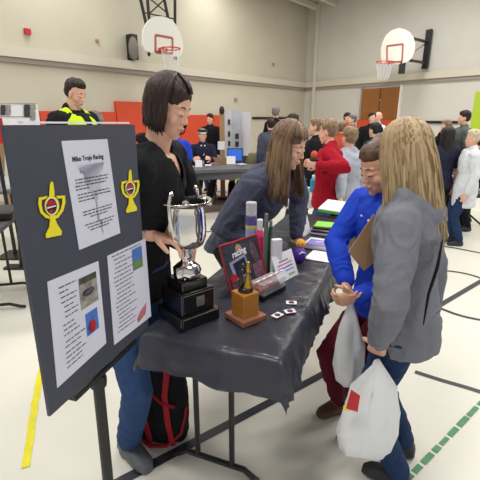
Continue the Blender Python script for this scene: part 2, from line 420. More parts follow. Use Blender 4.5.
    amp = (.006 if near else .008)*H/1.6
    # --- top
    bm = B(); ex = .012*H/1.6
    torso(bm, ex, lo=-hem/.315, hi=.99, flare=.008)
    for s, e, t in ((shL, eL, tL), (shR, eR, tR)):
        limb(bm, [neck.lerp(s, .35)-up*.008*H, s-up*.004*H], [.03*H+ex, .035*H*b+ex*.8], n=12)
        if sleeve == 'long': limb(bm, [s, s.lerp(e, .5), e, e.lerp(t, .4), e.lerp(t, .93)], [.033*H*b+ex, .031*H*b+ex, .027*H*b+ex, .025*H*b+ex, .021*H+ex*.6], n=12)
        else: limb(bm, [s, s.lerp(e, .35), s.lerp(e, .68)], [.034*H*b+ex, .034*H*b+ex, .033*H*b+ex*1.2], n=12)
    if not vneck: limb(bm, [neck-up*.03*H, neck+up*.012*H-fr*.006*H], [.054*H*w, .044*H*w], n=12)
    if hood:
        for k in range(9):
            a = PI*k/8; p = neck+rt2*math.cos(a)*.055*H*w-fr*(math.sin(a)*.058*H)+up*.002*H-up*.045*H*math.sin(a)
            ell(bm, p, (.024*H, .024*H, .034*H))
    sh_ = cb('shirt' if sleeve != 'long' or not hood else 'hoodie', bm, M[top] if isinstance(top, str) else top, noi=(amp, 13), sd=len(label))
    if vneck:
        b2 = B(); b2.from_mesh(sh_.data); kill = []
        for f in b2.faces:
            q = f.calc_center_median()+base-neck; u_ = q.dot(rt2); t_ = q.dot(up); f_ = q.dot(fr)
            if f_ > .0 and abs(u_) < (t_+vneck)*.42 and t_ > -vneck: kill.append(f)
        bmesh.ops.delete(b2, geom=kill, context='FACES'); b2.to_mesh(sh_.data); b2.free()
    # --- trousers
    bm = B(); ex = .008*H/1.6
    rings = [(pelv+up*tl*t, rt*(wd*H*w*b+ex), fr0*(dp*H*b+ex)) for t, wd, dp in ((-.16, .086, .066), (0, .091, .068), (.16, .084, .063))]
    loft(bm, rings, 18)
    for h, k, a in ((hipL, kL, anL), (hipR, kR, anR)):
        limb(bm, [h, h.lerp(k, .5), k, k.lerp(a, .4), k.lerp(a, .95)], [.052*H*b*w+ex, .044*H*b*w+ex, .035*H*w+ex, .034*H*w+ex, .03*H*w+ex], n=12)
    cb('trousers', bm, M[bottom], noi=(amp*.9, 14), sd=3)
    # --- shoes
    for a in (anL, anR):
        bm = B(); z0 = a.z-.045*H+.006
        fz = lambda p, z: V((p.x, p.y, z))
        g = fz(a, z0)
        loft(bm, [(g+Z*.014-fw*.035*H, rt*.016*H, Z*.014), (g+Z*.026-fw*.03*H, rt*.024*H, Z*.03), (g+Z*.034, rt*.027*H, Z*.042), (g+Z*.028+fw*.04*H, rt*.028*H, Z*.034), (g+Z*.02+fw*.078*H, rt*.026*H, Z*.024), (g+Z*.012+fw*.098*H, rt*.015*H, Z*.013)], 14, .8)
        limb(bm, [g+Z*.02, a+Z*.012*H], [.03*H, .026*H], n=12)
        if boots: limb(bm, [a, a+Z*.14*H], [.03*H*w+.012, .036*H*w+.012], n=12)
        cb('boot' if boots else 'shoe', bm, M[boots or shoes], vx=max(.006, vox*.6), it=2)
    # --- hair and face
    kw = dict(style='short', bvec=-fw); kw.update(hairkw or {})
    if not nohead and hair:
        child('hair', hair_mesh(hm, hh, near=near, seed=len(label)*7 % 89, **{**dict(n=60 if not near else 150), **kw}), M[hair])
    if not nohead and eyes:
        S = hm @ Matrix.Scale(hh, 4)
        for s in (-1, 1):
            bm = B(); ell(bm, (s*.12, .283, .49), (.066, .062, .026)); bmesh.ops.transform(bm, matrix=S, verts=bm.verts)
            mm = bpy.data.meshes.new('eye'); bm.to_mesh(mm); bm.free(); child('eye', mm, M['eyew'] if not hp > .25 else M[skin])
            if near:
                bm = B(); limb(bm, [S @ V((s*.065, .308, .468)), S @ V((s*.12, .33, .458)), S @ V((s*.175, .298, .468))], [hh*.005, hh*.010, hh*.004], n=6)
                mm = bpy.data.meshes.new('eyelash'); bm.to_mesh(mm); bm.free(); child('eyelash', mm, M['iris'])
                bm = B(); limb(bm, [S @ V((s*.055, .332, .585)), S @ V((s*.12, .318, .605)), S @ V((s*.18, .285, .59))], [hh*.008, hh*.011, hh*.005], n=6)
                mm = bpy.data.meshes.new('eyebrow'); bm.to_mesh(mm); bm.free(); child('eyebrow', mm, M[hair] if hair else M['iris'])
            else:
                bm = B(); ell(bm, (s*.12, .325, .492), (.032, .026, .026)); bmesh.ops.transform(bm, matrix=S, verts=bm.verts)
                mm = bpy.data.meshes.new('iris'); bm.to_mesh(mm); bm.free(); child('iris', mm, M['iris'])
        if near:
            bm = B(); ell(bm, (0, .331, .243), (.085, .048, .022)); ell(bm, (0, .321, .208), (.072, .05, .025)); bmesh.ops.transform(bm, matrix=S, verts=bm.verts)
            mm = bpy.data.meshes.new('lips'); bm.to_mesh(mm); bm.free(); child('lips', mm, M['lip'])
    info = dict(body=body, child=child, cb=cb, neck=neck, up=up, rt=rt, rt2=rt2, fr=fr, fw=fw, fr0=fr0, shL=shL, shR=shR, eL=eL, eR=eR, tL=tL, tR=tR, hm=hm, hh=hh, pelv=pelv, tl=tl, base=base, H=H, w=w, kL=kL, kR=kR, anL=anL, anR=anR, torso=torso)
    return info
# ------------------------------------------------------------------ the hall
CZ = 4.85
C0 = V((2.18, 14.3, 0)); DL = V((-6.07, -7.24, 0)).normalized(); DR = V((3.46, -4.2, 0)).normalized()
NL = V((-DL.y, DL.x, 0)); NL = NL if NL.dot(-C0) > 0 else -NL
NR = V((-DR.y, DR.x, 0)); NR = NR if NR.dot(-C0) > 0 else -NR
def onplane(px, py, P0, n):
    d = ray(px, py); o = V((0, 0, CAMH)); return o+d*((V(P0)-o).dot(n)/d.dot(n))
def wl_(px, py, off=0): return onplane(px, py, C0+NL*off, NL)
def wr_(px, py, off=0): return onplane(px, py, C0+NR*off, NR)
def struct(name, bm, m, parent=None):
    o = obj(name, bm, m, parent)
    if parent is None: o['kind'] = 'structure'
    return o
bm = B(); quadbox(bm, [V((-12, -3, 0)), V((16, -3, 0)), V((16, 16, 0)), V((-12, 16, 0))], .1, (0, 0, -1)); struct('floor', bm, M['floor'])
def wallbox(side, s0, s1, z0, z1, th, out=0.0):
    D, N = (DL, NL) if side == 'l' else (DR, NR); bm = B()
    p = C0+N*out
    quadbox(bm, [p+D*s0+V((0, 0, z0)), p+D*s1+V((0, 0, z0)), p+D*s1+V((0, 0, z1)), p+D*s0+V((0, 0, z1))], th, N); return bm
struct('wall_left', wallbox('l', -.2, 21, 0, CZ, -.2), M['wall_l']); struct('wall_right', wallbox('r', -.2, 21, 0, CZ, -.2), M['wall_r'])
bm = B(); quadbox(bm, [V((-12, -3, CZ)), V((16, -3, CZ)), V((16, 16, CZ)), V((-12, 16, CZ))], .1, (0, 0, 1)); struct('ceiling', bm, M['ceil'])
def wz(px, py, side): return (wl_ if side == 'l' else wr_)(px, py).z
z_l = wz(100, 71, 'l')
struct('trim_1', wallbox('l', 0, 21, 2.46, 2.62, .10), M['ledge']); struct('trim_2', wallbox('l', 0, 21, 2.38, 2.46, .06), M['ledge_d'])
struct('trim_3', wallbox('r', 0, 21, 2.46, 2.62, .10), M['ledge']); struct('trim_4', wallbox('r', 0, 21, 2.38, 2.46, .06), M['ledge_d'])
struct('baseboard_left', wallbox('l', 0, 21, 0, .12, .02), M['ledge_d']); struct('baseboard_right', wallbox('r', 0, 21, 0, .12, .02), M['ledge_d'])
for i, s in enumerate((.35, 1.0)):      # ducts and joists in the ceiling corner
    struct('trim_%d' % (5+i), wallbox('l', 0, 21, CZ-.16, CZ-.02, .12, s), M['ledge'])
struct('trim_7', wallbox('l', .02, .2, 0, CZ, .1, .4), M['ledge'])
# basketball side: doorway in the right wall
def rs(px, py=100): return (wr_(px, py)-C0).dot(DR)
def ls(px, py=100): return (wl_(px, py)-C0).dot(DL)
dz = wr_(382, 88).z
d = obj('door_1', wallbox('r', rs(363), rs(400), 0, dz, .05), M['door']); d['kind'] = 'structure'
obj('door_frame', wallbox('r', rs(361.5), rs(363), 0, dz+.05, .07), M['ledge_d'], d); obj('door_frame', wallbox('r', rs(400), rs(402), 0, dz+.05, .07), M['whitep'], d)
bm = B(); p = wr_(380.5, 100, .08); ell(bm, p, (.03, .03, .03)); obj('door_handle', bm, M['steel'], d)
bm = B(); p = wr_(380.5, 88, .055); quadbox(bm, [p-V((0, 0, dz))+V((0, 0, .02)), p-V((0, 0, dz))+V((0, 0, .02))+DR*.02, p+DR*.02-V((0, 0, .02)), p-V((0, 0, .02))], .004, NR); obj('door_gap', bm, M['blackm'], d)
struct('trim_8', wallbox('r', rs(414), rs(462), wr_(430, 123.5).z, wr_(430, 120.8).z, .04), M['blackm'])
struct('trim_9', wallbox('l', ls(290), ls(252), wl_(270, 119.2).z, wl_(270, 117).z, .04), M['blackm'])

# floor lines: thin paint on the floor
def ribbon(bm, pts, w, z=.002):
    pts = [V((p.x, p.y, z)) for p in pts]; L = []; Rr = []
    for i, p in enumerate(pts):
        t = (pts[min(i+1, len(pts)-1)]-pts[max(i-1, 0)]).normalized(); n = V((-t.y, t.x, 0))*w/2
        L.append(bm.verts.new(p+n)); Rr.append(bm.verts.new(p-n))
    for i in range(len(pts)-1): bm.faces.new((L[i], Rr[i], Rr[i+1], L[i+1]))
def fline(n, P, w, m=M['line'], z=.002):
    bm = B(); ribbon(bm, P, w, z); o = obj('floor_line_%d' % n, bm, m); o['kind'] = 'structure'
def curve(pp, k=8):                     # smooth curve through floor points
    P = [gd(*q) for q in pp]; out = []
    for i in range(len(P)-1):
        a, b_, c, d_ = P[max(i-1, 0)], P[i], P[i+1], P[min(i+2, len(P)-1)]
        for j in range(k):
            t = j/k; out.append(.5*((2*b_)+(c-a)*t+(2*a-5*b_+4*c-d_)*t*t+(3*b_-a-3*c+d_)*t**3))
    return out+[P[-1]]
A = gd(112, 480); Bq = gd(480, 280); dd = (Bq-A)
fline(1, [A-dd*.3, gd(320, 376), gd(437, 307), Bq+dd*.3], .05)
fline(2, curve([(390, 262), (420, 266), (440, 270), (462, 273), (480, 278), (510, 290)]), .035, z=.003)
fline(3, curve([(400, 286), (418, 298), (437, 307), (458, 315), (480, 320), (520, 326)]), .035, z=.003)
fline(4, curve([(380, 240), (440, 246), (480, 253), (560, 268)]), .04, z=.003)
fline(5, curve([(415, 372), (440, 380), (480, 392), (540, 414)]), .035, z=.003)
fline(6, [gd(150, 234), gd(205, 232), gd(260, 229)], .04, z=.003)
rnd = random.Random(3)
P0, P1 = gd(407, 480), gd(480, 404); dd = P1-P0; bm = B(); s = -.5
while s < 1.9:
    l = rnd.uniform(.06, .16); ribbon(bm, [P0+dd*s, P0+dd*(s+l)], rnd.uniform(.022, .03), .003); s += l+rnd.uniform(.01, .03)
o = obj('floor_line_7', bm, M['green_tape']); o['kind'] = 'structure'
pl = curve([(25, 468), (30, 440), (34, 410), (40, 378), (46, 350)], 5); bm = B()
L = [V((p.x+rnd.uniform(-.003, .003), p.y, .003)) for p in pl]; ribbon(bm, L, .036, .003)
o = obj('floor_line_8', bm, M['yellow_tape']); o['kind'] = 'structure'
bm = B(); q = [gd(x, y) for x, y in ((196, 214), (262, 208), (262, 197), (204, 197))]; quadbox(bm, q, .004, (0, 0, 1))
tag(obj('floor_mat', bm, M['brownfloor']), 'dull brown floor mat in front of the uniformed man\'s table', 'mat')

# ------------------------------------------------------------------ wall pads, posters, small wall devices
def wallthing(name, side, px0, px1, py0, py1, th, m, label, cat, off=0.0, zmin=None, group=None):
    f = wl_ if side == 'l' else wr_; s = ls if side == 'l' else rs; c = (px0+px1)/2
    z0 = f(c, py1).z if zmin is None else zmin
    o = obj(name, wallbox(side, s(px0), s(px1), z0, f(c, py0).z, th, off), m); return tag(o, label, cat, group)
wallthing('wall_pad', 'l', 37, 113, 111.5, 0, .06, M['orange'], 'low orange wall pad behind the man in the yellow vest', 'wall pad', zmin=.1)
wallthing('wall_pad', 'l', 113.5, 160, 102, 0, .08, M['orange'], 'tall orange wall pad behind the dark-haired woman in the black polo', 'wall pad', zmin=.1)
wallthing('wall_pad', 'l', 178, 224, 115, 0, .06, M['orange'], 'orange wall pad behind the standing person in black', 'wall pad', zmin=.1)
wallthing('wall_pad', 'r', 361, 399, 120, 0, .05, M['orange'], 'orange pad standing against the brown double door', 'wall pad', off=.06, zmin=.05)
wallthing('wall_poster', 'r', 474.5, 500, 91, 134, .01, M['lime'], 'lime green poster on the right wall behind the man in grey', 'poster')
o = wallthing('fire_alarm', 'l', 33.5, 39, 30.5, 36, .06, M['red'], 'small red fire alarm box high on the left wall', 'alarm')
wallthing('wall_sensor', 'l', 101, 103.5, 40.5, 43, .05, M['tan'], 'tiny round tan sensor on the wall left of the black speaker', 'sensor')
sp_ = empty('wall_speaker', wl_(133.5, 62, .1), 'narrow black speaker on the left wall beside the hanging backboard', 'speaker')
obj('speaker_case', wallbox('l', ls(136.5), ls(130.5), wl_(133, 60.5).z, wl_(133, 36).z, .18), M['black'], sp_)
bm = B(); p = wl_(133.5, 48.5, .2); ell(bm, p, (.1, .1, .22)); obj('speaker_cone', bm, M['tabletop'], sp_)
wallthing('wall_thermostat', 'l', 234, 236.5, 98, 101.5, .04, M['ledge_d'], 'small grey thermostat on the wall above the trifold boards', 'thermostat')
wallthing('wall_clock_box', 'l', 271, 273, 63, 66, .04, M['ledge_d'], 'tiny grey box high on the wall near the corner', 'wall box')

# ------------------------------------------------------------------ basketball backboards
def outline(pp, P0, n): return [onplane(x, y, P0, n) for x, y in pp]
def backboard(label, P0, n, out, sq, rimc, rimr, arms):
    e = empty('basketball_backboard', onplane(*out[0], P0, n), label, 'backboard')
    bm = B(); q = outline(out, P0, n); quadbox(bm, q, .03, -n); obj('board', bm, M['board_w'], e)
    sqp = outline(sq, P0+n*.004, n); bm = B()
    for i in range(4):
        a, b = sqp[i], sqp[(i+1) % 4]; t = (b-a).normalized(); w = t.cross(n).normalized()*.02
        quadbox(bm, [a-w, b-w, b+w, a+w], .004, n)
    obj('target_square', bm, M['mutedred'], e)
    c = onplane(*rimc, P0, n)+n*(rimr+.08); bm = B(); N = 24
    pts = [c+V((math.cos(2*PI*i/N), math.sin(2*PI*i/N), 0))*rimr for i in range(N+1)]; tube(bm, pts, .012, 6)
    box(bm, c-n*(rimr+.04), (.14, .1, .05), rz(math.atan2(n.x, -n.y))); obj('rim', bm, M['redrim'], e)
    bm = B()
    for i in range(12):
        for s in (1, -1):
            a = 2*PI*i/12; pts = [c+V((math.cos(a+s*t*.5), math.sin(a+s*t*.5), 0))*rimr*(1-.42*t)-V((0, 0, .4*t)) for t in (0, .25, .5, .75, 1)]
            tube(bm, pts, .0025, 4)
    obj('net', bm, M['whitecloth'], e)
    arms(e); return e
M['redrim'] = mat('rim_orange', (196, 60, 40), .4)
nL = NL; PLb = onplane(163, 36, C0+NL*1.3, NL)
def armsL(e):
    bm = B(); P = PLb-nL*.12
    pp = lambda x, y, o=.12: onplane(x, y, PLb-nL*o, nL)
    for a, b in (((138, -12), (147, 28)), ((146.5, -12), (149.5, 24)), ((162, -12), (168.5, 20)), ((175, -12), (175, 26)), ((143.5, 12.5), (160, 16)), ((160, 16), (175, 19)), ((149, -2), (166, 12)), ((166, -2), (149, 14))):
        tube(bm, [pp(*a), pp(*b)], .028 if a[1] < -5 else .012, 6)
    tube(bm, [pp(147, 26), pp(150, 50)], .02, 6); tube(bm, [pp(175, 26), pp(174, 54)], .02, 6)
    ell(bm, pp(149, 54, .02), (.03, .03, .04)); ell(bm, pp(175.5, 58, .02), (.03, .03, .04))
    obj('hanging_frame', bm, M['blackm'], e)
backboard('white fan-shaped backboard hanging from the ceiling on black pipes', PLb, nL,
          [(143, 31), (142.7, 45), (145, 50.5), (152, 53), (160, 54.5), (170, 56), (178, 57), (182, 54), (183.5, 47), (182.5, 40), (180, 32), (177, 26), (173, 21), (168, 18), (163, 16.3), (157, 16.2), (151, 18.5), (147, 22.5)],
          [(155.5, 35), (172.5, 38), (172.5, 53.5), (155.5, 52)], (161.5, 50), .17, armsL)
nR = NR; PRb = onplane(398, 48, C0+NR*1.1, NR)
def armsR(e):
    bm = B(); a0, a1 = wr_(429, 30, .06), wr_(425.5, 69, .06)
    quadbox(bm, [a1-DR*.07, a1+DR*.07, V((a1.x, a1.y, a0.z))+DR*.07, V((a1.x, a1.y, a0.z))-DR*.07], .08, -NR*-1)
    for (x0, y0), (x1, y1) in (((413, 38.5), (427, 42)), ((411, 60.5), (425.5, 63))):
        a = onplane(x0, y0, PRb-nR*.05, nR); b = wr_(x1, y1, .1); tube(bm, [a, b], .035, 6)
        a2 = onplane(x0-12, y0-1, PRb-nR*.05, nR); tube(bm, [a, a2], .03, 6)
    obj('wall_bracket', bm, M['blackm'], e)
    bm = B(); tube(bm, [onplane(414, 52, PRb-nR*.05, nR), wr_(426, 43, .1)], .015, 6); obj('brace_rod', bm, M['steel'], e)
    bm = B(); p = onplane(402, 68, PRb-nR*.06, nR); box(bm, p, (.12, .12, .26)); obj('height_crank', bm, M['blackm'], e)
backboard('white fan-shaped backboard bracketed out from the right wall', PRb, nR,
          [(380.5, 50), (381, 57), (382, 63), (390, 64), (400, 64), (407, 62), (412, 58), (414.5, 51), (415, 44), (413, 37), (409.5, 32), (404, 29), (398, 28), (391, 30.5), (386, 35), (382.5, 42)],
          [(387, 46), (403, 44), (402, 61.5), (387, 62.5)], (391, 63), .2, armsR)

# ------------------------------------------------------------------ ceiling lamps
def lamp(x, y, p, sx=1.2, sy=.6, ang=0, col=(1, .975, .92)):
    e = empty('ceiling_light', (x, y, CZ-.06), 'long fluorescent ceiling light over the hall', 'light', 'fluorescent ceiling lights')
    bm = B(); box(bm, (x, y, CZ-.04), (sx+.08, sy+.08, .06), rz(ang)); obj('housing', bm, M['whitep'], e)
    l = bpy.data.lights.new('lamp_tube', 'AREA'); l.shape = 'RECTANGLE'; l.size = sx; l.size_y = sy; l.energy = p*.8; l.color = col
    o = bpy.data.objects.new('lamp_tube', l); COL.objects.link(o); o.parent = e; o.rotation_euler = (0, 0, ang); o.location = (0, 0, -.04)
for x, y, p in ((-3.2, 3.5, 150), (0.3, 3.2, 150), (3.8, 3.5, 190), (-2.5, 7, 130), (1.2, 7.0, 150), (5.5, 6.2, 240), (.0, 10.2, 110), (3.0, 9.2, 190), (-1.2, .3, 150), (1.8, .3, 130), (6.5, 1.5, 100), (-5.5, 1, 120)):
    lamp(x, y, p)
wd = bpy.data.worlds.new('world'); sc.world = wd; wd.use_nodes = True
wd.node_tree.nodes['Background'].inputs[0].default_value = (.95, .97, 1, 1); wd.node_tree.nodes['Background'].inputs[1].default_value = .95

# ------------------------------------------------------------------ tables
def table(label, c, du, L, W, h=.74, top=M['tabletop'], legm=M['blackm'], ends=(0, 1), group=None, inset=.25, lo=-.02, hi=1.02):
    """c = near right corner on the floor; du = long direction; W to the left of it"""
    du = V(du).normalized(); dv = V((-du.y, du.x, 0)); c = V((c[0], c[1], 0)); mid = c+du*L/2+dv*W/2
    e = empty('folding_table', mid, label, 'table', group); Z = V((0, 0, 1))
    bm = B(); quadbox(bm, [c+Z*(h-.035), c+du*L+Z*(h-.035), c+du*L+dv*W+Z*(h-.035), c+dv*W+Z*(h-.035)], .03, (0, 0, 1)); obj('tabletop', bm, top, e)
    for k in ends:
        a = c+du*(inset if k == 0 else L-inset); z = h-.035
        for s in (lo+.3*(hi-lo), lo+.7*(hi-lo)):
            bm = B(); p = a+dv*W*s; tube(bm, [p+Z*z, p+Z*.05], .012, 8); obj('leg', bm, legm, e)
        bm = B(); pts = [a+dv*W*(lo+(hi-lo)*t)+Z*zz for t, zz in ((0, .013), (.05, .02), (.16, .05), (.84, .05), (.95, .02), (1, .013))]; tube(bm, pts, .013, 8); obj('foot_bar', bm, legm, e)
    return e, c, du, dv
DU = V((.40, 1, 0)).normalized(); TN = (.135, 1.13)
table('long display table under the dark plastic cloth with trophies on it', TN, DU, 2.1, .53, inset=.17, lo=.24, hi=1.02)
def cloth(name, label, c, du, L, W, h, drop, m, seed, drops=(1, 1, 1, 1), n=70, cat='tablecloth'):
    du = V(du).normalized(); dv = V((-du.y, du.x, 0)); c = V((c[0], c[1], 0)); bm = B(); g = {}
    na = int(n*(L+2*drop)/2); nb = int(n*(W+2*drop)/2)
    for i in range(na+1):
        for j in range(nb+1):
            a = -drop*drops[0]+(L+drop*(drops[0]+drops[1]))*i/na; b = -drop*drops[2]+(W+drop*(drops[2]+drops[3]))*j/nb
            oa = a if a < 0 else max(0, a-L); ob = b if b < 0 else max(0, b-W)
            ca, cb = min(max(a, 0), L), min(max(b, 0), W)
            dr = math.hypot(oa, ob) if oa and ob else abs(oa)+abs(ob)
            fl = min(dr, .03)/.03
            wv = noise.noise(V((a*7, b*7, seed)))*.018+noise.noise(V((a*19, b*6, seed+4)))*.010
            out = fl*(.012+.02*dr/drop+abs(wv)*dr/drop*2.2)
            dirv = (du*oa+dv*ob); dirv = dirv.normalized() if dirv.length else V((0, 0, 0))
            z = h-max(0, dr-.008)*(.97+.05*noise.noise(V((a*4, b*4, seed+9)))) + ((abs(wv)*.3+.005*max(0, 1-abs(noise.noise(V((a*2.2+b*1.5, b*5-a*1.2, seed+2))))*9)+.003*max(0, 1-abs(noise.noise(V((a*5, b*4+a*3, seed+7))))*8)) if not dr else 0)
            g[i, j] = bm.verts.new(c+du*ca+dv*cb+dirv*out+V((0, 0, z)))
    for i in range(na):
        for j in range(nb): bm.faces.new((g[i, j], g[i+1, j], g[i+1, j+1], g[i, j+1]))
    bmesh.ops.solidify(bm, geom=list(bm.faces), thickness=-.0015)
    o = obj(name, bm, m, smooth=True); tag(o, label, cat); return o
cloth('tablecloth', 'dark grey wrinkled plastic cloth draped over the long display table', TN, DU, 2.1, .53, .742, .14, M['cloth'], 2, n=110)
TZ = .747
def tt(px, py, z=TZ): return gd(px, py, z)

# ------------------------------------------------------------------ easel and display board
TL = V((-.455, .80, 1.487)); RV = V((.14, .447, -.006)); DV = V((-.004, 0, -.677)); bn = RV.cross(DV).normalized()
if bn.dot(V((0, 0, CAMH))-TL) < 0: bn = -bn
rv, dv_ = RV.normalized(), V((0, 0, -1))
db = empty('display_board', TL+DV+RV/2, 'dark slate display board with three papers and two yellow paper trophies', 'display board')
bm = B(); quadbox(bm, [TL, TL+RV, TL+RV+DV, TL+DV], .008, -bn); obj('board', bm, M['slate'], db)
bm = B(); quadbox(bm, [TL+RV*.1+bn*.003+V((0, 0, .003)), TL+RV*.93+bn*.003+V((0, 0, .003)), TL+RV*.93-bn*.012+V((0, 0, .003)), TL+RV*.1-bn*.012+V((0, 0, .003))], .004, (0, 0, 1)); obj('top_strip', bm, M['white'], db)
def ob(px, py, off=.0): return onplane(px, py, TL+bn*off, bn)
def papr(pp, name='paper_sheet', m=M['paper'], off=.0006):
    bm = B(); quadbox(bm, [ob(x, y, off) for x, y in pp], .0012, bn); return obj(name, bm, m, db)
def mix4(q, u, v):                       # bilinear point on a sheet with corners TL TR BR BL
    return (q[0]*(1-u)+q[1]*u)*(1-v)+(q[3]*(1-u)+q[2]*u)*v
def lines(parent, q, rows, m, h=.0035, seed=0, n=None):
    n = n or bn; rn = random.Random(seed); bm = B()
    for u0, u1, v in rows:
        u = u0
        while u < u1-.01:
            l = rn.uniform(.03, .11); l = min(l, u1-u)
            a, b = mix4(q, u, v), mix4(q, u+l, v); w = (q[3]-q[0]).normalized()*h/2
            quadbox(bm, [a-w, b-w, b+w, a+w], .0003, n); u += l+.018
    return obj('printed_lettering', bm, m, parent)
p1 = [(61, 141), (107, 139), (120, 233), (79, 250)]
s1 = papr(p1); q1 = [ob(x, y, .0022) for x, y in p1]
bm = B()                                 # faint trophy watermark
for u0, u1, v0, v1 in ((.2, .85, .22, .3), (.3, .75, .3, .5), (.42, .62, .5, .6), (.48, .56, .6, .8), (.52, .62, .8, .92)): quadbox(bm, [mix4(q1, u0+(.03), v0)-bn*.0006, mix4(q1, u1, v0)-bn*.0006, mix4(q1, u1-.07, v1)-bn*.0006, mix4(q1, u0+.08, v1)-bn*.0006], .0002, bn)
obj('trophy_watermark', bm, mat('watermark', (207, 209, 228), .8), s1)
upv = (q1[0]-q1[3]).normalized(); rtv = (q1[1]-q1[0]).normalized()
t_ = text(s1, 'Mike Troje Racing', .0165, mix4(q1, .5, .165), rtv, V((0, 0, 1)), M['ink'], bold=.0004); t_.scale = (1, 1, 1)
lines(s1, q1, [(.15, .9, .35), (.15, .88, .38), (.13, .85, .41), (.13, .42, .44), (.15, .88, .49), (.15, .9, .52), (.15, .5, .55), (.2, .9, .66), (.2, .88, .69), (.35, .75, .72), (.2, .9, .79), (.25, .88, .82), (.3, .75, .85)], M['ink'], seed=1, h=.0028)
p2 = [(47, 282), (98, 261), (106, 343), (57, 388)]
s2 = papr(p2); q2 = [ob(x, y, .0022) for x, y in p2]
lines(s2, q2, [(.18, .5, .1), (.18, .35, .15), (.2, .5, .2), (.2, .48, .25), (.25, .42, .3), (.25, .5, .35), (.25, .5, .4), (.2, .4, .47), (.2, .45, .52), (.2, .5, .57), (.22, .6, .64), (.2, .5, .69), (.2, .5, .75), (.2, .6, .8), (.2, .5, .85), (.2, .5, .9)], M['ink'], h=.003, seed=2)
p3 = [(107, 256), (145, 238.5), (151, 316), (114, 345)]
s3 = papr(p3); q3 = [ob(x, y, .0022) for x, y in p3]
lines(s3, q3, [(.1, .85, .035)]+[(.14+.03*math.sin(i), .42+.22*abs(math.sin(i*1.7)), .08+.048*i) for i in range(18)], M['ink'], h=.003, seed=5)
def pic(par, q, u0, v0, u1, v1, m, name='photo_print'):
    bm = B(); quadbox(bm, [mix4(q, u0, v0), mix4(q, u1, v0), mix4(q, u1, v1), mix4(q, u0, v1)], .0004, bn); return obj(name, bm, m, par)
a = pic(s2, q2, .55, .1, .93, .43, M['photo']); pic(a, q2, .56, .1, .93, .17, mat('photo_trees', (96, 92, 86), .6, var=.3, vscale=60), 'photo_detail')
bm = B(); ell(bm, mix4(q2, .73, .27)+bn*.0004, (.012, .03, .008)); obj('photo_car', bm, M['photo_dark'], a)
a = pic(s2, q2, .62, .5, .88, .75, M['photo_sky']); bm = B(); ell(bm, mix4(q2, .75, .67)+bn*.0004, (.007, .018, .018)); obj('photo_car', bm, M['redcloth'], a)
a = pic(s3, q3, .6, .06, .88, .2, M['photo_sky']); pic(a, q3, .6, .2, .88, .31, M['photo_green'], 'photo_ground')
bm = B(); quadbox(bm, [mix4(q3, .6, .9), mix4(q3, .7, .84), mix4(q3, .9, .78), mix4(q3, .84, .92), mix4(q3, .62, .96)], .0004, bn); obj('race_car_picture', bm, mat('faded_red', (190, 110, 120), .6, var=.3, vscale=60), s3)
def papertrophy(cx, cy, s, tipx, sx=1.0):
    """cut-out paper trophy; pixel-measured outline laid on the board"""
    e = papr([(cx+x*s*sx, cy+y*s) for x, y in [(-.35, -27), (-1.8, -24), (-2.2, -18), (-2.6, -12), (2.6, -13), (2.2, -19), (1.2, -26)]], 'paper_trophy', M['yellow'], .002)
    bm = B(); pt = lambda x, y: ob(cx+x*s*sx, cy+y*s, .002)
    N = 18
    quadbox(bm, [pt(7*math.cos(2*PI*i/N), 9.5*math.sin(2*PI*i/N)-3.5) for i in range(N)], .0016, bn)
    quadbox(bm, [pt(-2.5, 4), pt(2.5, 4), pt(3.2, 9), pt(5, 14), pt(9.5, 21), pt(9, 24.5), pt(-5.5, 27.5), pt(-6, 24), pt(-2.5, 17), pt(-1.8, 10)], .0017, bn)
    for sgn in (-1, 1):
        q = [(4*sgn, -13), (12.5*sgn, -12.5-sgn), (13*sgn, -6-sgn), (11*sgn, 2-sgn), (6*sgn, 8), (2*sgn, 9)]; r = [(6*sgn, -10.5), (10*sgn, -10-sgn), (10*sgn, -5-sgn), (8.5*sgn, 1-sgn), (5*sgn, 5), (3*sgn, 6)]
        for i in range(5):
            pp = [pt(*q[i]), pt(*q[i+1]), pt(*r[i+1]), pt(*r[i])]
            quadbox(bm, pp, .0015, bn)
    obj('cup_outline', bm, M['yellow'], e)
    N = 20
    for rr, m, o_, nm in ((1.0, M['white'], .004, 'badge'), (.9, M['black'], .0045, 'badge_face')):
        bm = B(); quadbox(bm, [ob(cx+5.6*rr*math.cos(2*PI*i/N)*s*sx, cy+(8.2*rr*math.sin(2*PI*i/N)-3.2)*s, o_) for i in range(N)], .0006, bn); o = obj(nm, bm, m, e)
    bm = B(); f = lambda x, y: ob(cx+x*s*sx, cy+y*s, .0053)
    quadbox(bm, [f(-4, -7), f(0, -9.5), f(3.6, -7.5), f(4, -5), f(-4.4, -3)], .0003, bn); quadbox(bm, [f(-3, 1), f(2, 0), f(1, 3), f(-2, 3.4)], .0003, bn); obj('badge_logo', bm, M['red'], e)
    bm = B(); quadbox(bm, [f(-4, -2.2), f(4.2, -4.2), f(4.2, -3), f(-4, -.6)], .0003, bn); obj('badge_logo', bm, M['white'], e)
papertrophy(51.5, 209.5, 1.04, 47); papertrophy(130, 191, .80, 128, .88)
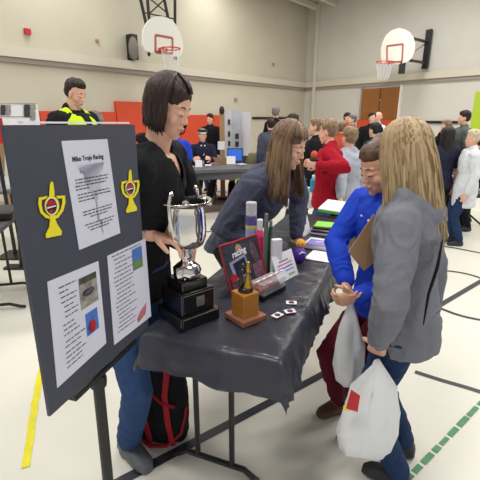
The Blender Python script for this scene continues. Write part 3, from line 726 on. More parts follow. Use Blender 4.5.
# easel
ez = empty('easel', (-.40, 1.06, 0), 'black telescoping easel with silver upper pole holding the slate board', 'easel')
bm = B(); pc = V((-.428, 1.03, 0)); tube(bm, [pc+V((0, 0, .78)), pc+V((.02, -.02, 1.46))], .007, 8); tube(bm, [pc+V((.018, .004, .75)), pc+V((.03, -.02, 1.3))], .005, 8); obj('upper_pole', bm, M['steel'], ez)
bm = B(); tube(bm, [pc+V((0, 0, .755)), pc+V((-.005, -.02, .02))], .017, 12); obj('lower_pole', bm, M['blackm'], ez)
bm = B(); lathe(bm, pc+V((0, 0, .745)), [(.016, -.02), (.024, -.02), (.026, 0), (.024, .018), (.01, .024)], 14); obj('collar', bm, M['black'], ez)
for p in (V((-.72, 1.25, .015)), V((-.25, 1.32, .015)), V((-.45, .72, .015))):
    bm = B(); tube(bm, [pc+V((0, 0, .3)), p], .009, 8); lg = obj('leg', bm, M['blackm'], ez)
    bm = B(); ell(bm, p, (.014, .014, .014)); obj('rubber_foot', bm, M['black'], lg)
bm = B(); a = TL+DV*1.0+RV*.5-V((0, 0, .012)); box(bm, a-bn*.02, (.30, .05, .012), rz(math.atan2(RV.y, RV.x))); box(bm, a-bn*.03+V((0, 0, .02)), (.04, .03, .05), rz(math.atan2(RV.y, RV.x))); tube(bm, [a-bn*.02, pc+V((0, 0, .76))], .008); obj('board_ledge', bm, M['blackm'], ez)

# ------------------------------------------------------------------ the big silver trophy
ang = R(40); tc = V((-.203, 1.425, 0)); tr = empty('trophy', (tc.x, tc.y, TZ), 'large silver trophy cup on a stepped glossy black base', 'trophy')
z = TZ
for i, (w, h) in enumerate(((.175, .05), (.145, .088), (.112, .036))):
    bm = B(); box(bm, (tc.x, tc.y, z+h/2), (w, w, h), rz(ang)); b_ = obj('base_tier', bm, M['gblack'], tr, bevel=.003)
    if i < 2:
        cn = V((math.sin(ang), -math.cos(ang), 0)); cr_ = V((math.cos(ang), math.sin(ang), 0)); c = tc+cn*(w/2+.001)+V((0, 0, z+h/2)); bm = B()
        c0 = c
        for a, b in (((-.9, -.8), (-.9, .8)), ((-.9, .8), (.9, .8))): 
            tube(bm, [c0+cr_*w/2*a[0]+V((0, 0, h/2*a[1])), c0+cr_*w/2*b[0]+V((0, 0, h/2*b[1]))], .001, 4)
        obj('engraved_border', bm, M['silver'], b_)
    if i == 1:
        bm = B(); box(bm, c0+cr_*.01, (.035, .002, .04), rz(ang)); obj('name_plate', bm, M['steel'], b_, bevel=.0005)
    z += h
zc = z
bm = B(); lathe(bm, tc+V((0, 0, zc)), [(.044, 0), (.050, .004), (.053, .022), (.048, .042), (.032, .056), (.022, .062), (.019, .072), (.026, .08), (.026, .09), (.018, .097), (.020, .113)], 36)
for v in bm.verts:
    k = noise.noise(v.co*75); r = v.co-tc; v.co += V((r.x, r.y, 0))*.14*k*(1 if v.co.z-zc < .06 else .4)
obj('stem', bm, M['silver'], tr, smooth=True)
ch = zc+.108
prof = [(.018, 0), (.040, .006), (.062, .022), (.0725, .05), (.0745, .09), (.072, .14), (.070, .168), (.074, .178), (.090, .186), (.0955, .190), (.096, .193), (.0945, .194), (.072, .182), (.066, .165), (.068, .09), (.062, .045), (.03, .02), (.002, .015)]
prof = [(r*1.06, h*.98) for r, h in prof]
bm = B(); lathe(bm, tc+V((0, 0, ch)), prof, 56); obj('cup', bm, M['silver'], tr, smooth=True)
for s in (1, -1):
    hd = V((math.cos(R(-115)), math.sin(R(-115)), 0))*s; 
    c = tc+V((0, 0, ch)); pr = [(.070, .05), (.082, .09), (.092, .14), (.094, .19), (.088, .215), (.08, .222)]
    bm = B(); limb(bm, [c+hd*r+V((0, 0, h)) for r, h in pr], [.005, .006, .007, .0075, .009, .010], n=10)
    obj('handle', bm, M['silver'], tr, smooth=True)

# ------------------------------------------------------------------ red-framed poster board leaning on the table
b0, b1 = V((-.035, 1.615, TZ+.003)), V((.136, 1.806, TZ+.003)); sh = V((-.057, .051, .212)); fn = (b1-b0).cross(sh).normalized()
if fn.y > 0: fn = -fn
fp = empty('framed_poster', (b0+b1)/2, 'red-framed black racing picture propped up behind the toy cars', 'picture')
Q = [b0+sh, b1+sh, b1, b0]
bm = B(); quadbox(bm, Q, .008, -fn); obj('picture_backing', bm, M['photo_dark'], fp)
bm = B()
for i in range(4):
    tube(bm, [Q[i], Q[(i+1) % 4]], .004, 6)
obj('red_border', bm, M['red'], fp)
def fq(u, v, o=.001): return mix4(Q, u, v)+fn*o
def fpic(name, uv, m, o=.001):
    bm = B(); quadbox(bm, [fq(*p, o) for p in uv], .0008, fn); return obj(name, bm, m, fp)
fpic('blue_grey_photo', [(.12, .38), (.55, .30), (.6, .72), (.17, .76)], mat('frame_grey', (150, 150, 180), .5)); fpic('driver_photo', [(.2, .42), (.52, .36), (.55, .68), (.24, .72)], M['navy'], .0022)
fpic('cup_picture', [(.36, .12), (.42, .06), (.5, .1), (.53, .2), (.36, .25)], M['tan'])
fpic('figure_picture', [(.74, .1), (.82, .06), (.88, .2), (.92, .5), (.78, .55), (.7, .3)], M['mottled'])
fpic('car_picture', [(.06, .8), (.5, .72), (.62, .9), (.1, .97)], M['mottled']); fpic('pink_picture', [(.68, .58), (.95, .52), (.97, .92), (.68, .95)], mat('pink_grey', (130, 90, 110), .5, var=.5, vscale=60))
fpic('red_car_picture', [(.05, .66), (.2, .62), (.24, .72), (.08, .78)], M['red'], .003)
t_ = text(fp, 'racing', .04, fq(.42, .235, .003), Q[1]-Q[0]+sh*.12, sh, M['white'], 'script_lettering', bold=.001)
bm = B(); bp_ = (b0+b1)/2; tube(bm, [bp_+sh*.8-fn*.008, bp_-fn*.09+V((0, 0, .003))], .004); obj('prop_stand', bm, M['black'], fp)

# ------------------------------------------------------------------ bell trophy on a wooden block
wb = V((.022, 1.415, TZ)); wa = R(38); be = empty('bell_trophy', wb, 'small golden bell trophy on a varnished wooden block', 'trophy')
bm = B(); box(bm, wb+V((0, 0, .011)), (.118, .118, .022), rz(wa)); obj('base_slab', bm, mat('reddish_wood', (150, 100, 74), .45, var=.12, vscale=12), be, bevel=.003)
bm = B(); box(bm, wb+V((-.002, 0, .022+.047)), (.076, .076, .094), rz(wa)); obj('wooden_block', bm, M['wood'], be, bevel=.003)
bm = B(); zz = .022+.094; lathe(bm, wb+V((0, .004, zz)), [(.028, 0), (.03, .003), (.03, .014), (.024, .018), (.012, .022)], 24); obj('black_mount', bm, M['gblack'], be, smooth=True)
bm = B(); lathe(bm, wb+V((.008, 0, zz+.018)), [(.002, 0), (.022, .0), (.021, .004), (.016, .014), (.012, .03), (.0105, .04), (.006, .046), (.005, .052), (.008, .058), (.0085, .085), (.006, .09), (.0075, .098), (.002, .104)], 24); obj('bell', bm, M['gold'], be, smooth=True)
bm = B(); limb(bm, [wb+V((-.018, .006, zz+.015)), wb+V((-.019, .008, zz+.045)), wb+V((-.015, .008, zz+.08))], [.009, .007, .008], n=8); ell(bm, wb+V((-.012, .008, zz+.1)), (.009, .009, .011)); obj('driver_figurine', bm, M['gblack'], be, smooth=True)

# ------------------------------------------------------------------ toy cars in a clear case, striped stick
cc = (tt(258, 305)+tt(290, 288))/2; cd = (tt(290, 288)-tt(258, 305)).normalized(); ca = math.atan2(cd.y, cd.x); cx_ = V((cd.x, cd.y, 0)); cy_ = V((-cd.y, cd.x, 0))
cc = cc+cy_*.04
dc = empty('display_case', cc, 'clear plastic case with a black base holding toy race cars', 'display case')
bm = B(); box(bm, cc+V((0, 0, .012)), (.17, .085, .024), rz(ca)); obj('case_base', bm, M['gblack'], dc, bevel=.004)
bm = B(); box(bm, cc+V((0, 0, .024+.024)), (.16, .078, .048), rz(ca)); obj('case_cover', bm, M['clear'], dc)
M['toyred'] = mat('toy_car_red', (214, 60, 76), .25, coat=.4)
for k, (o1, o2, lb) in enumerate(((-.04, .0, 'glossy red toy race car at the wooden block end of the case'), (.042, .004, 'glossy red toy race car at the sign end of the case'))):
    p = cc+cx_*o1+cy_*o2+V((0, 0, .026)); tcx = empty('toy_car', p, lb, 'toy car', 'toy race cars in the case')
    L_ = lambda x, y, z_: p+cx_*x+cy_*y+V((0, 0, z_))
    bm = B(); loft(bm, [(L_(x, 0, zc_), cy_*w_, V((0, 0, h_))) for x, w_, zc_, h_ in ((-.034, .012, .012, .006), (-.026, .015, .013, .009), (-.012, .0155, .016, .012), (.004, .0155, .015, .011), (.018, .015, .011, .008), (.034, .012, .009, .005))], 12, .7); bd = obj('car_body', bm, M['toyred'], tcx, smooth=True)
    bm = B(); box(bm, L_(-.034, 0, .027), (.008, .03, .002), rz(ca)); obj('rear_spoiler', bm, M['toyred'], tcx)
    bm = B(); box(bm, L_(-.004, 0, .024), (.02, .024, .008), rz(ca)); obj('windscreen', bm, M['black'], tcx, bevel=.002)
    for x in (-.022, .022):
        for y in (-.016, .016):
            bm = B(); q = L_(x, y, .007); tube(bm, [q-cy_*.003, q+cy_*.003], .007, 12); obj('wheel', bm, M['black'], tcx)
st = empty('striped_stick', cc+V((0, 0, .07)), 'pale pink and white striped stick lying across the clear case', 'stick')
a, b = at(253, 284, 1.47), at(282, 270, 1.62)
a.z = TZ+.08; b.z = TZ+.085
a, b = gd(253, 284, TZ+.08), gd(283, 270, TZ+.08)
for k in range(10):
    bm = B(); tube(bm, [a.lerp(b, k/10), a.lerp(b, (k+1)/10)], .0045, 8); obj('stripe_section', bm, M['white'] if k % 2 else mat('pale_pink', (226, 160, 168), .5), st)

# ------------------------------------------------------------------ cards, stickers, papers on the table
def card(label, pc_, name='sign_card', cat='sign', m=M['white'], rows=(), lift=0, th=.0015):
    """pc_: four world points TL TR BR BL"""
    n = (pc_[1]-pc_[0]).cross(pc_[3]-pc_[0]).normalized()
    if n.dot(V((0, 0, CAMH))-pc_[0]) < 0: n = -n
    e = empty(name, (pc_[2]+pc_[3])/2, label, cat)
    bm = B(); quadbox(bm, pc_, th, -n); obj('card_sheet', bm, m, e)
    for i, (u0, u1, v, mm, hh_) in enumerate(rows):
        lines(e, [p+n*.0004 for p in pc_], [(u0, u1, v)], mm, hh_, i, n)
    return e, n
s_b0, s_b1 = tt(279, 284.5), tt(298.5, 274); up_ = V((-.035, .05, .12))
pcs = [s_b0+up_, s_b1+up_, s_b1, s_b0]
e, n = card('white sign card with coloured lines of writing, propped by the purple toy', pcs, rows=((.25, .7, .3, M['ink'], .006), (.15, .85, .42, M['pink'], .007), (.15, .85, .55, M['screen_t'] if 'screen_t' in M else M['blue'], .007), (.45, .85, .68, M['blue'], .006), (.55, .85, .85, M['green'], .010)))
bm = B(); m0 = (s_b0+s_b1)/2; tube(bm, [m0+up_*.7-n*.002, m0-n*.06+V((0, 0, .003))], .003); obj('card_prop', bm, M['white'], e)
for k, (x, y, a_) in enumerate(((277.5, 315, .4), (290, 311, -.1), (291.5, 302.5, -.5))):
    p = tt(x, y, TZ+.0055); lb = ('printed sticker lying nearest the wooden block', 'printed sticker lying nearest the hanging cloth edge', 'printed sticker lying nearest the white sign card')[k]
    e = empty('sticker', p, 'small white '+lb, 'sticker', 'round-logo stickers on the tablecloth')
    bm = B(); box(bm, p, (.045, .032, .001), rz(a_+.4)); obj('sticker_sheet', bm, M['white'], e)
    bm = B(); lathe(bm, p+V((0, 0, .0007)), [(.012, 0), (.012, .0005)], 20); c_ = obj('round_logo', bm, M['navy'], e)
    bm = B(); box(bm, p+V((0, .001, .0015)), (.016, .006, .0004), rz(a_)); obj('logo_mark', bm, M['red'], c_)
def boxt(name, label, cat, p, s, rot, m, bevel=.003, group=None):
    bm = B(); box(bm, V(p)+V((0, 0, s[2]/2)), s, rz(rot)); return tag(obj(name, bm, m, bevel=bevel), label, cat, group)
TA = math.atan2(DU.y, DU.x)-PI/2
p = tt(325, 257); boxt('paper_pad', 'white paper sheet lying below the purple flyer', 'paper', p, (.19, .17, .003), TA-.1, M['white'], .0005)
p = tt(322, 247, TZ+.012); e = empty('flyer_box', p, 'shallow white box topped with a lavender printed flyer', 'box')
pz = tt(324, 247); bm = B(); box(bm, pz+V((0, 0, .015)), (.22, .15, .03), rz(TA-.1)); obj('box_body', bm, M['white'], e, bevel=.003)
bm = B(); box(bm, pz+V((-.03, -.01, .031)), (.14, .11, .0015), rz(TA-.1)); obj('lavender_flyer', bm, M['lav'], e); bm = B(); box(bm, pz+V((.07, -.01, .031)), (.06, .11, .0015), rz(TA-.1)); obj('grey_photo', bm, M['photo_dark'], e)
bm = B(); box(bm, pz+V((-.03, 0, .0323)), (.05, .01, .0008), rz(TA+.5)); obj('white_swoosh', bm, M['white'], e)
pz = tt(329, 233); zz = TZ
for k, (m_, h_, sx, sy, r_, lb) in enumerate(((M['whitecloth'], .012, .22, .16, 0, 'white magazine at the bottom of the stack'), (M['photo_dark'], .012, .215, .15, .05, 'black-edged book second from the bottom of the stack'), (M['whitecloth'], .01, .21, .15, -.04, 'pale magazine in the middle of the stack'), (M['maroon'], .012, .2, .15, .06, 'dark red book just under the green folder'), (mat('lime_card', (130, 200, 70), .6), .01, .19, .14, .12, 'lime green folder topping the stack of magazines'))):
    boxt('magazine', lb, 'magazine', (pz.x, pz.y, zz), (sx, sy, h_), TA-.1+r_, m_, .001, 'magazines stacked near the far table end'); zz += h_+.001
# spray can, pink bottle, green bottles
def at_t(px, py): p = tt(px, py); return p
pz = tt(252.5, 262); pz = V((.062, 2.02, TZ)); pz = at(251, 250, 1.95); pz.z = TZ
def lath(name, prof, m, par, c, n=20): bm = B(); lathe(bm, c, prof, n); return obj(name, bm, m, par, smooth=False)
h0 = at(250, 202, pz.y).z-TZ
e = empty('spray_can', pz, 'tall purple and pale blue spray can with a white cap', 'can')
for nm, z0, z1, m_, r_ in (('can_body', 0, .62, mat('can_blue', (150, 170, 214), .35), .029), ('yellow_band', .62, .68, mat('can_yellow', (200, 190, 130), .4), .0295), ('purple_band', .68, .82, mat('can_purple', (92, 80, 150), .4), .0295), ('cap', .82, 1, M['grey'], .027)):
    lath(nm, [(r_, z0*h0), (r_, z1*h0-.004), (r_*.9, z1*h0)], m_, e, pz)
pz = at(259.5, 255, 1.92); pz.z = TZ; h0 = at(259, 220, pz.y).z-TZ
e = empty('pink_bottle', pz, 'magenta pink bottle with a white cap beside the spray can', 'bottle'); lath('bottle_body', [(.024, 0), (.026, .01), (.026, h0*.7), (.014, h0*.82)], M['pink'], e, pz); lath('cap', [(.013, h0*.82), (.015, h0), (.012, h0+.004)], M['white'], e, pz)
for px, top_, r_, lb, mm in ((265.5, 214, .011, 'slender grey-green bottle next to the pink bottle', mat('grey_green', (92, 112, 108), .35, var=.2, vscale=40)), (270, 221, .010, 'shorter dark green bottle beside the folded white box', mat('dark_green', (42, 72, 62), .35, var=.3, vscale=40))):
    pz = at(px, 262, 1.86); pz.z = TZ; h0 = at(px, top_, pz.y).z-TZ
    e = empty('slender_bottle', pz, lb, 'bottle', 'slender bottles behind the picture'); lath('bottle_body', [(r_, 0), (r_*1.1, .01), (r_, h0*.9)], mm, e, pz); lath('cap', [(r_*.8, h0*.9), (r_*.8, h0), (r_*.5, h0+.003)], M['tabletop'], e, pz)
pz = at(276, 262, 1.84); pz.z = TZ; boxt('small_carton', 'white upright carton standing behind the sign card', 'box', pz, (.05, .03, at(275, 239, pz.y).z-TZ), .3, M['white'])
# purple toy with yellow ball
pz = at(297.5, 268, 1.9); pz = tt(299, 262.5); e = empty('plush_toy', pz, 'round purple plush toy with a yellow ball head behind the sign', 'toy')
bm = B(); ell(bm, pz+V((0, 0, .045)), (.038, .036, .046), seg=20); obj('purple_body', bm, M['purple'], e, smooth=True)
bm = B(); ell(bm, pz+V((.006, .012, .104)), (.028, .026, .026), seg=20); hd = obj('yellow_head', bm, mat('yellow_plush', (236, 176, 60), .8, bump=.3, bscale=90), e, smooth=True)
for x in (-.008, .012):
    bm = B(); ell(bm, pz+V((x, -.0125, .106)), (.0035, .003, .004)); obj('eye', bm, M['black'], hd)
bm = B(); limb(bm, [pz+V((-.006, -.034, .06)), pz+V((.01, -.034, .07)), pz+V((.026, -.026, .062))], [.003, .006, .002], n=8); obj('white_stripe', bm, M['white'], e)
a, b = tt(303.5, 237), tt(311, 232); uu = V((-.035, .0, .125))
card('white folded card standing near the far table edge', [a+uu, b+uu*1.05, b, a], name='tent_card', cat='sign', rows=((.2, .8, .3, M['lav'], .005), (.2, .8, .45, M['lav'], .005)))

# ------------------------------------------------------------------ tote bag on the floor
tb = V((-.385, 1.61, 0)); e = empty('tote_bag', tb, 'black and red tote bag standing on the floor under the table', 'bag')
ta = R(-12); ax, ay = V((math.cos(ta), math.sin(ta), 0)), V((-math.sin(ta), math.cos(ta), 0))
bm = B(); Lp = lambda x, y, z_: tb+ax*x+ay*y+V((0, 0, z_))
bm2 = B(); loft(bm2, [(Lp(0, 0, z_), ax*w_, ay*d_) for z_, w_, d_ in ((.008, .105, .05), (.03, .128, .07), (.15, .135, .075), (.3, .132, .066), (.38, .125, .045), (.40, .12, .03))], 28, .6)
me = bake(bm2, .008, 2, (.006, 12), 5); o = link('bag_body', me, M['blackcloth'], e, True)
for s, nm in ((-.03, 'front_strap'), (.085, 'front_strap')):
    bm = B(); x = s; pts = [Lp(x+.0, -.072, .03), Lp(x-.012, -.086, .15), Lp(x-.022, -.082, .3), Lp(x-.015, -.06, .4), Lp(x*.6, -.05, .5)]
    limb(bm, pts, [.014]*5, flat=.25, n=8, up=V((0, 1, 0))); obj(nm, bm, M['redcloth'], e, smooth=True)
bm = B(); limb(bm, [Lp(-.05, -.076, .3), Lp(.0, -.092, .315), Lp(.05, -.092, .27), Lp(.1, -.08, .25)], [.010]*4, flat=.4, n=8); obj('red_piping', bm, M['redcloth'], e)
bm = B(); limb(bm, [Lp(-.10, -.05, .02), Lp(-.02, -.085, .012), Lp(.06, -.085, .03), Lp(.12, -.05, .08), Lp(.14, -.02, .2)], [.012]*5, flat=.6, n=8); obj('red_corner_trim', bm, M['redcloth'], e)
bm = B(); loft(bm, [(Lp(-.07, -.02, .36), ax*.05, ay*.04), (Lp(-.07, -.02, .44), ax*.045, ay*.03)], 12); obj('red_lining', bm, M['redcloth'], e)

# ------------------------------------------------------------------ carrier bags
def carrier(label, top_, c, w_, d_, h_, seed, hand_gap=.03, prints=False):
    """top_ = where the hand holds it; c = bottom centre"""
    top_, c = V(top_), V(c); e = empty('plastic_bag', c, label, 'bag', 'thin white plastic carrier bags')
    bm = B(); rings = []
    for t, k in ((0, .45), (.06, .85), (.25, 1.0), (.5, .95), (.72, .72), (.86, .42), (.96, .17), (1, .1)):
        p = c.lerp(top_, t); rings.append((p, V((w_*k, 0, 0)), V((0, d_*k, 0))))
    vs = loft(bm, rings, 40)
    for row in vs:
        for v in row:
            q = v.co*9+V((seed, 0, 0)); k = noise.noise(V((q.x*1.6, q.y*1.6, q.z*.7))); k2 = noise.noise(v.co*24)
            r = v.co-c; r.z = 0; v.co += (r.normalized() if r.length else r)*(abs(k)*-.035+k2*.008)
    bmesh.ops.subdivide_edges(bm, edges=list(bm.edges), cuts=1, use_grid_fill=True, smooth=.6)
    obj('bag_body', bm, M['bagp'], e, smooth=True)
    if prints:
        bm = B(); p = c+V((-w_*.80, -d_*.52, h_*.58)); quadbox(bm, [p, p+V((.035, -.018, .0)), p+V((.04, -.012, .06)), p+V((.012, .0, .075))], .002, (-.3, -1, 0)); obj('red_print', bm, M['red'], e)
        bm = B(); p = p+V((-.008, .004, -.01)); quadbox(bm, [p, p+V((.022, -.01, .002)), p+V((.022, -.009, .018)), p+V((.0, 0, .018))], .002, (-.2, -1, 0)); obj('yellow_print', bm, M['yellow'], e)
    return e
# ------------------------------------------------------------------ background furniture
def prism(name, label, cat, q, z0, z1, m, group=None):
    bm = B(); quadbox(bm, [V((p.x, p.y, z0)) for p in q], z1-z0, (0, 0, 1)); return tag(obj(name, bm, m), label, cat, group)
# uniformed man's table
h_ = .74
a, b = gd(184, 171, h_), gd(262, 168, h_)
TBd = (b-a).normalized(); TBn = V((-TBd.y, TBd.x, 0))
table('grey folding table with papers and a laptop before the uniformed man', (b.x+.3, b.y), -TBd, (b-a).length+.3, -.75, ends=(0, 1), legm=M['tabletop'], top=mat('dark_cloth_top', (88, 88, 94), .6))
bm = B(); quadbox(bm, [V((a.x, a.y, .6))-TBn*.01, V((b.x+.3, b.y, .6))-TBn*.01, V((b.x+.3, b.y, .745))-TBn*.01, V((a.x, a.y, .745))-TBn*.01], -.01, TBn); tag(obj('table_skirt', bm, mat('skirt_grey', (84, 84, 90), .7)), 'dark grey table skirt hanging on the uniformed man\'s table', 'table skirt')
def tent(px, py, w_, hgt, label, group='white tent cards on the far table', m=M['white'], surf=.745):
    p = gd(px, py, surf); bm = B()
    for s in (-1, 1): quadbox(bm, [p+V((-w_/2, s*.04, 0)), p+V((w_/2, s*.04, 0)), p+V((w_/2, 0, hgt)), p+V((-w_/2, 0, hgt))], .004, (0, s, .2))
    return tag(obj('tent_card', bm, m), label, 'sign', group)
tent(199, 167, .11, .11, 'white tent card directly in front of the uniformed man'); tent(231, 164, .15, .13, 'white tent card in front of the lit laptop')
p = gd(221.5, 163, .745); e = empty('sign_stand', p, 'small white sign on a thin stand beside the wooden pole', 'sign')
bm = B(); tube(bm, [p, p+V((0, 0, .28))], .012); box(bm, p+V((0, 0, .005)), (.1, .1, .01)); obj('stand_rod', bm, M['steel'], e); bm = B(); box(bm, p+V((0, -.012, .3)), (.12, .01, .14)); obj('sign_panel', bm, M['white'], e)
p = gd(235, 162.5, .745); e = empty('laptop', p, 'open laptop with a bright blue screen on the far table', 'laptop')
bm = B(); box(bm, p+V((0, -.1, .012)), (.28, .2, .02)); obj('keyboard_deck', bm, M['black'], e); bm = B(); box(bm, p+V((0, .02, .13)), (.28, .015, .23), Matrix.Rotation(-.2, 3, 'X')); l_ = obj('lid', bm, M['black'], e); bm = B(); box(bm, p+V((0, .009, .13)), (.25, .006, .2), Matrix.Rotation(-.2, 3, 'X')); obj('screen', bm, M['screen'], l_)
for k, (x, y, c_, s_, lb) in enumerate(((208, 166, 'white', .10, 'white paper pile beside the tent card'), (213, 164, 'lav', .08, 'lavender leaflet pile in the middle of the far table'), (190, 167, 'white', .1, 'white leaflet at the far table\'s end near the woman in the polo'), (241, 165, 'grey', .14, 'grey booklet lying beside the laptop'))):
    p = gd(x, y, .745); boxt('leaflet', lb, 'paper', p, (s_, s_, .02), .2*k, M[c_], .002, 'leaflets on the far table')
# trifold boards behind
Yt = 7.9
def panel(px0, px1, pt, pb, Y0, Y1, m, par, name='panel'):
    a, b = at(px0, pt, Y0), at(px1, pt, Y1); bm = B(); zb = .76
    q = [V((a.x, a.y, zb)), V((b.x, b.y, zb)), V((b.x, b.y, b.z)), V((a.x, a.y, a.z))]
    quadbox(bm, q, .02, (0, 1, 0)); return obj(name, bm, m, par), q
# small table that carries it
a = at(222, 160, 8.0); b = at(253, 160, 8.0)
table('low-seen table carrying the grey trifold board behind the laptop', (b.x+.1, a.y-.25), (-1, 0, 0), b.x-a.x+.2, -.7, legm=M['blackm'])
e = empty('trifold_board', V(((a.x+b.x)/2, 8.0, .76)), 'pale grey trifold board with small dark pictures behind the laptop', 'display board')
for x0, x1, y0, y1, t in ((224.5, 232, 7.9, 8.1, 110), (232, 242, 8.1, 8.1, 110), (242, 250.5, 8.1, 7.9, 112)):
    o_, q = panel(x0, x1, t, 160, y0, y1, M['grey'] if x0 < 240 else M['white'], e)
    for k in range(2):
        if x0 > 240: break
        for vv in ((.25, .5, .7) if x0 < 230 else (.55, .72)):
            if k: break
            c_ = (q[2]+q[3])/2; c_ = V((c_.x, c_.y-.012, q[2].z+(q[0].z-q[2].z)*vv)); bm = B(); box(bm, c_, (.07, .01, .10)); obj('small_picture', bm, M['photo_dark'], o_)
p = at(222.5, 160, 7.6); tp = at(222.5, 113, 7.6).z
e = empty('wooden_pole', V((p.x, p.y, 0)), 'tall wooden pole with a black knob beside the trifold board', 'pole')
bm = B(); box(bm, V((p.x, p.y, tp/2)), (.09, .05, tp)); obj('post', bm, M['tanboard'], e); bm = B(); ell(bm, (p.x, p.y, tp+.04), (.05, .05, .08)); obj('knob', bm, M['black'], e); bm = B(); box(bm, (p.x, p.y, .03), (.2, .2, .04)); obj('foot', bm, M['black'], e)
# chairs
def chair(label, p, yaw, m, group=None, sw=.42, legm=M['steel']):
    e = empty('folding_chair', V(p), label, 'chair', group); c, s = math.cos(yaw), math.sin(yaw)
    L_ = lambda x, y, z_: V(p)+V((s*x+c*y, -c*x+s*y, z_))
    bm = B(); quadbox(bm, [L_(-sw/2, -.2, .43), L_(sw/2, -.2, .43), L_(sw/2, .2, .45), L_(-sw/2, .2, .45)], .025, (0, 0, 1)); obj('seat', bm, m, e)
    bm = B(); quadbox(bm, [L_(-sw/2, -.2, .60), L_(sw/2, -.2, .60), L_(sw/2, -.26, .83), L_(-sw/2, -.26, .83)], .02, (c, s, 0)); obj('backrest', bm, m, e)
    for x in (-1, 1):
        bm = B(); tube(bm, [L_(x*sw/2, -.27, .83), L_(x*sw/2, -.12, .42), L_(x*sw/2, .22, .012)], .013); obj('leg', bm, legm, e)
        bm = B(); tube(bm, [L_(x*(sw/2-.02), .18, .43), L_(x*(sw/2-.02), -.24, .012)], .013); obj('leg', bm, legm, e)
    bm = B(); tube(bm, [L_(-sw/2, .12, .15), L_(sw/2, .12, .15)], .01); obj('stretcher', bm, legm, e)
    return e
p = gd(225, 201); chair('tan folding chair standing empty at the laptop end of the far table', (p.x, p.y, 0), R(80), M['tanboard'])
# black bag with a yellow top
p = gd(236, 199); e = empty('duffel_bag', p, 'black bag with a bright yellow-green top on the floor near the tan chair', 'bag')
bm = B(); loft(bm, [(p+V((0, 0, z_)), V((w_, 0, 0)), V((0, .12, 0))) for z_, w_ in ((.01, .13), (.05, .16), (.3, .15), (.36, .12))], 16, .6); obj('bag_body', bm, M['blackcloth'], e, smooth=True)
bm = B(); loft(bm, [(p+V((0, 0, z_)), V((w_, 0, 0)), V((0, .1, 0))) for z_, w_ in ((.35, .13), (.39, .11), (.41, .05))], 16, .7); obj('yellow_top', bm, M['hivis'], e, smooth=True)
# olive backpack on a chair by the wall
p = at(254, 150, 7.3); chair('dark chair holding a backpack left of the woman in charcoal', (p.x, p.y, 0), R(-90), M['blackm'], legm=M['blackm'])
e = empty('backpack', V((p.x, p.y, .48)), 'olive and purple backpack sitting on a chair by the far wall', 'bag')
bm = B(); loft(bm, [(V((p.x, p.y, z_)), V((w_, 0, 0)), V((0, .1, 0))) for z_, w_ in ((.48, .13), (.52, .16), (.75, .15), (.9, .09))], 16, .8); obj('pack_body', bm, mat('olive', (110, 106, 80), .8), e, smooth=True)
bm = B(); loft(bm, [(V((p.x, p.y-.1, z_)), V((w_, 0, 0)), V((0, .05, 0))) for z_, w_ in ((.5, .10), (.54, .12), (.68, .11))], 16, .8); obj('front_pocket', bm, cl('plum', (104, 72, 96)), e, smooth=True)

# white table in the middle (behind the woman in charcoal)
a = gd(318, 199, h_); table('white-topped activity table in front of the boy in red', (a.x, a.y), (0, 1, 0), 1.2, .62, top=M['whitep'])
cloth('tablecloth', 'white paper cloth on the activity table beside the boy in red', (a.x, a.y), (0, 1, 0), 1.2, .62, .742, .10, M['whitecloth'], 6, n=26)
ZM = .748
def bottle(px, py, hgt, r, m, label, cap=M['white'], surf=ZM, group=None, name='bottle'):
    p = gd(px, py, surf); e = empty(name, p, label, 'bottle', group); lath('bottle_body', [(r, 0), (r, hgt*.7), (r*.45, hgt*.85)], m, e, p, 14); lath('cap', [(r*.5, hgt*.85), (r*.5, hgt), (r*.3, hgt+.004)], cap, e, p, 12)
bottle(313, 191, .17, .035, M['teal'], 'turquoise bottle on the activity table beside the boy in red')
bottle(291, 186, .13, .03, M['white'], 'white bottle at the left end of the activity table')
for k, (x, y, s_, h2, m_, lb) in enumerate(((297, 189, .09, .04, 'black', 'small black tray on the activity table'), (303, 184, .08, .07, 'tabletop', 'grey pot in the middle of the activity table'), (306, 190, .09, .03, 'white', 'white box lid near the turquoise bottle'), (288, 193, .09, .02, 'red', 'red packet at the front corner of the activity table'), (301, 194, .08, .02, 'lav', 'lavender card at the front edge of the activity table'), (309, 183, .07, .06, 'maroon', 'dark red cup at the back of the activity table'))):
    p = gd(x, y, ZM); boxt('craft_item', lb, 'craft supply', p, (s_, s_*.8, h2), .3*k, M[m_], .004, 'craft supplies on the activity table')

# far right table
a, b = gd(428, 186, h_), gd(470, 184, h_)
table('dark folding table at the right with pink paper on it', (3.35, 5.3), (-1, .0, 0), 1.15, -.75, top=mat('dark_top', (74, 66, 74), .6))
p = V((3.0, 5.35, .745)); boxt('pink_paper', 'lilac pink paper sheet on the dark table at the right', 'paper', p, (.55, .3, .004), 0, mat('lilac', (205, 170, 205), .7), .001)
for x, y, s_, h2, m_, lb in ((2.42, 5.5, .12, .20, 'tanboard', 'brown cardboard box on the dark table at the right'), (2.6, 5.65, .12, .14, 'white', 'white carton on the dark table at the right'), (2.5, 5.3, .1, .06, 'black', 'small black box at the front of the dark table'), (2.75, 5.7, .1, .09, 'maroon', 'maroon tin at the back of the dark table')):
    boxt('table_box', lb, 'box', (x, y, .745), (s_, s_*.8, h2), .2, M[m_], .004)
p = gd(430, 163, 0); 
chair('brown chair behind the dark table at the right', (at(429, 150, 7.1).x, 7.1, 0), R(-90), mat('brown_seat', (128, 96, 78), .7), legm=M['blackm'])
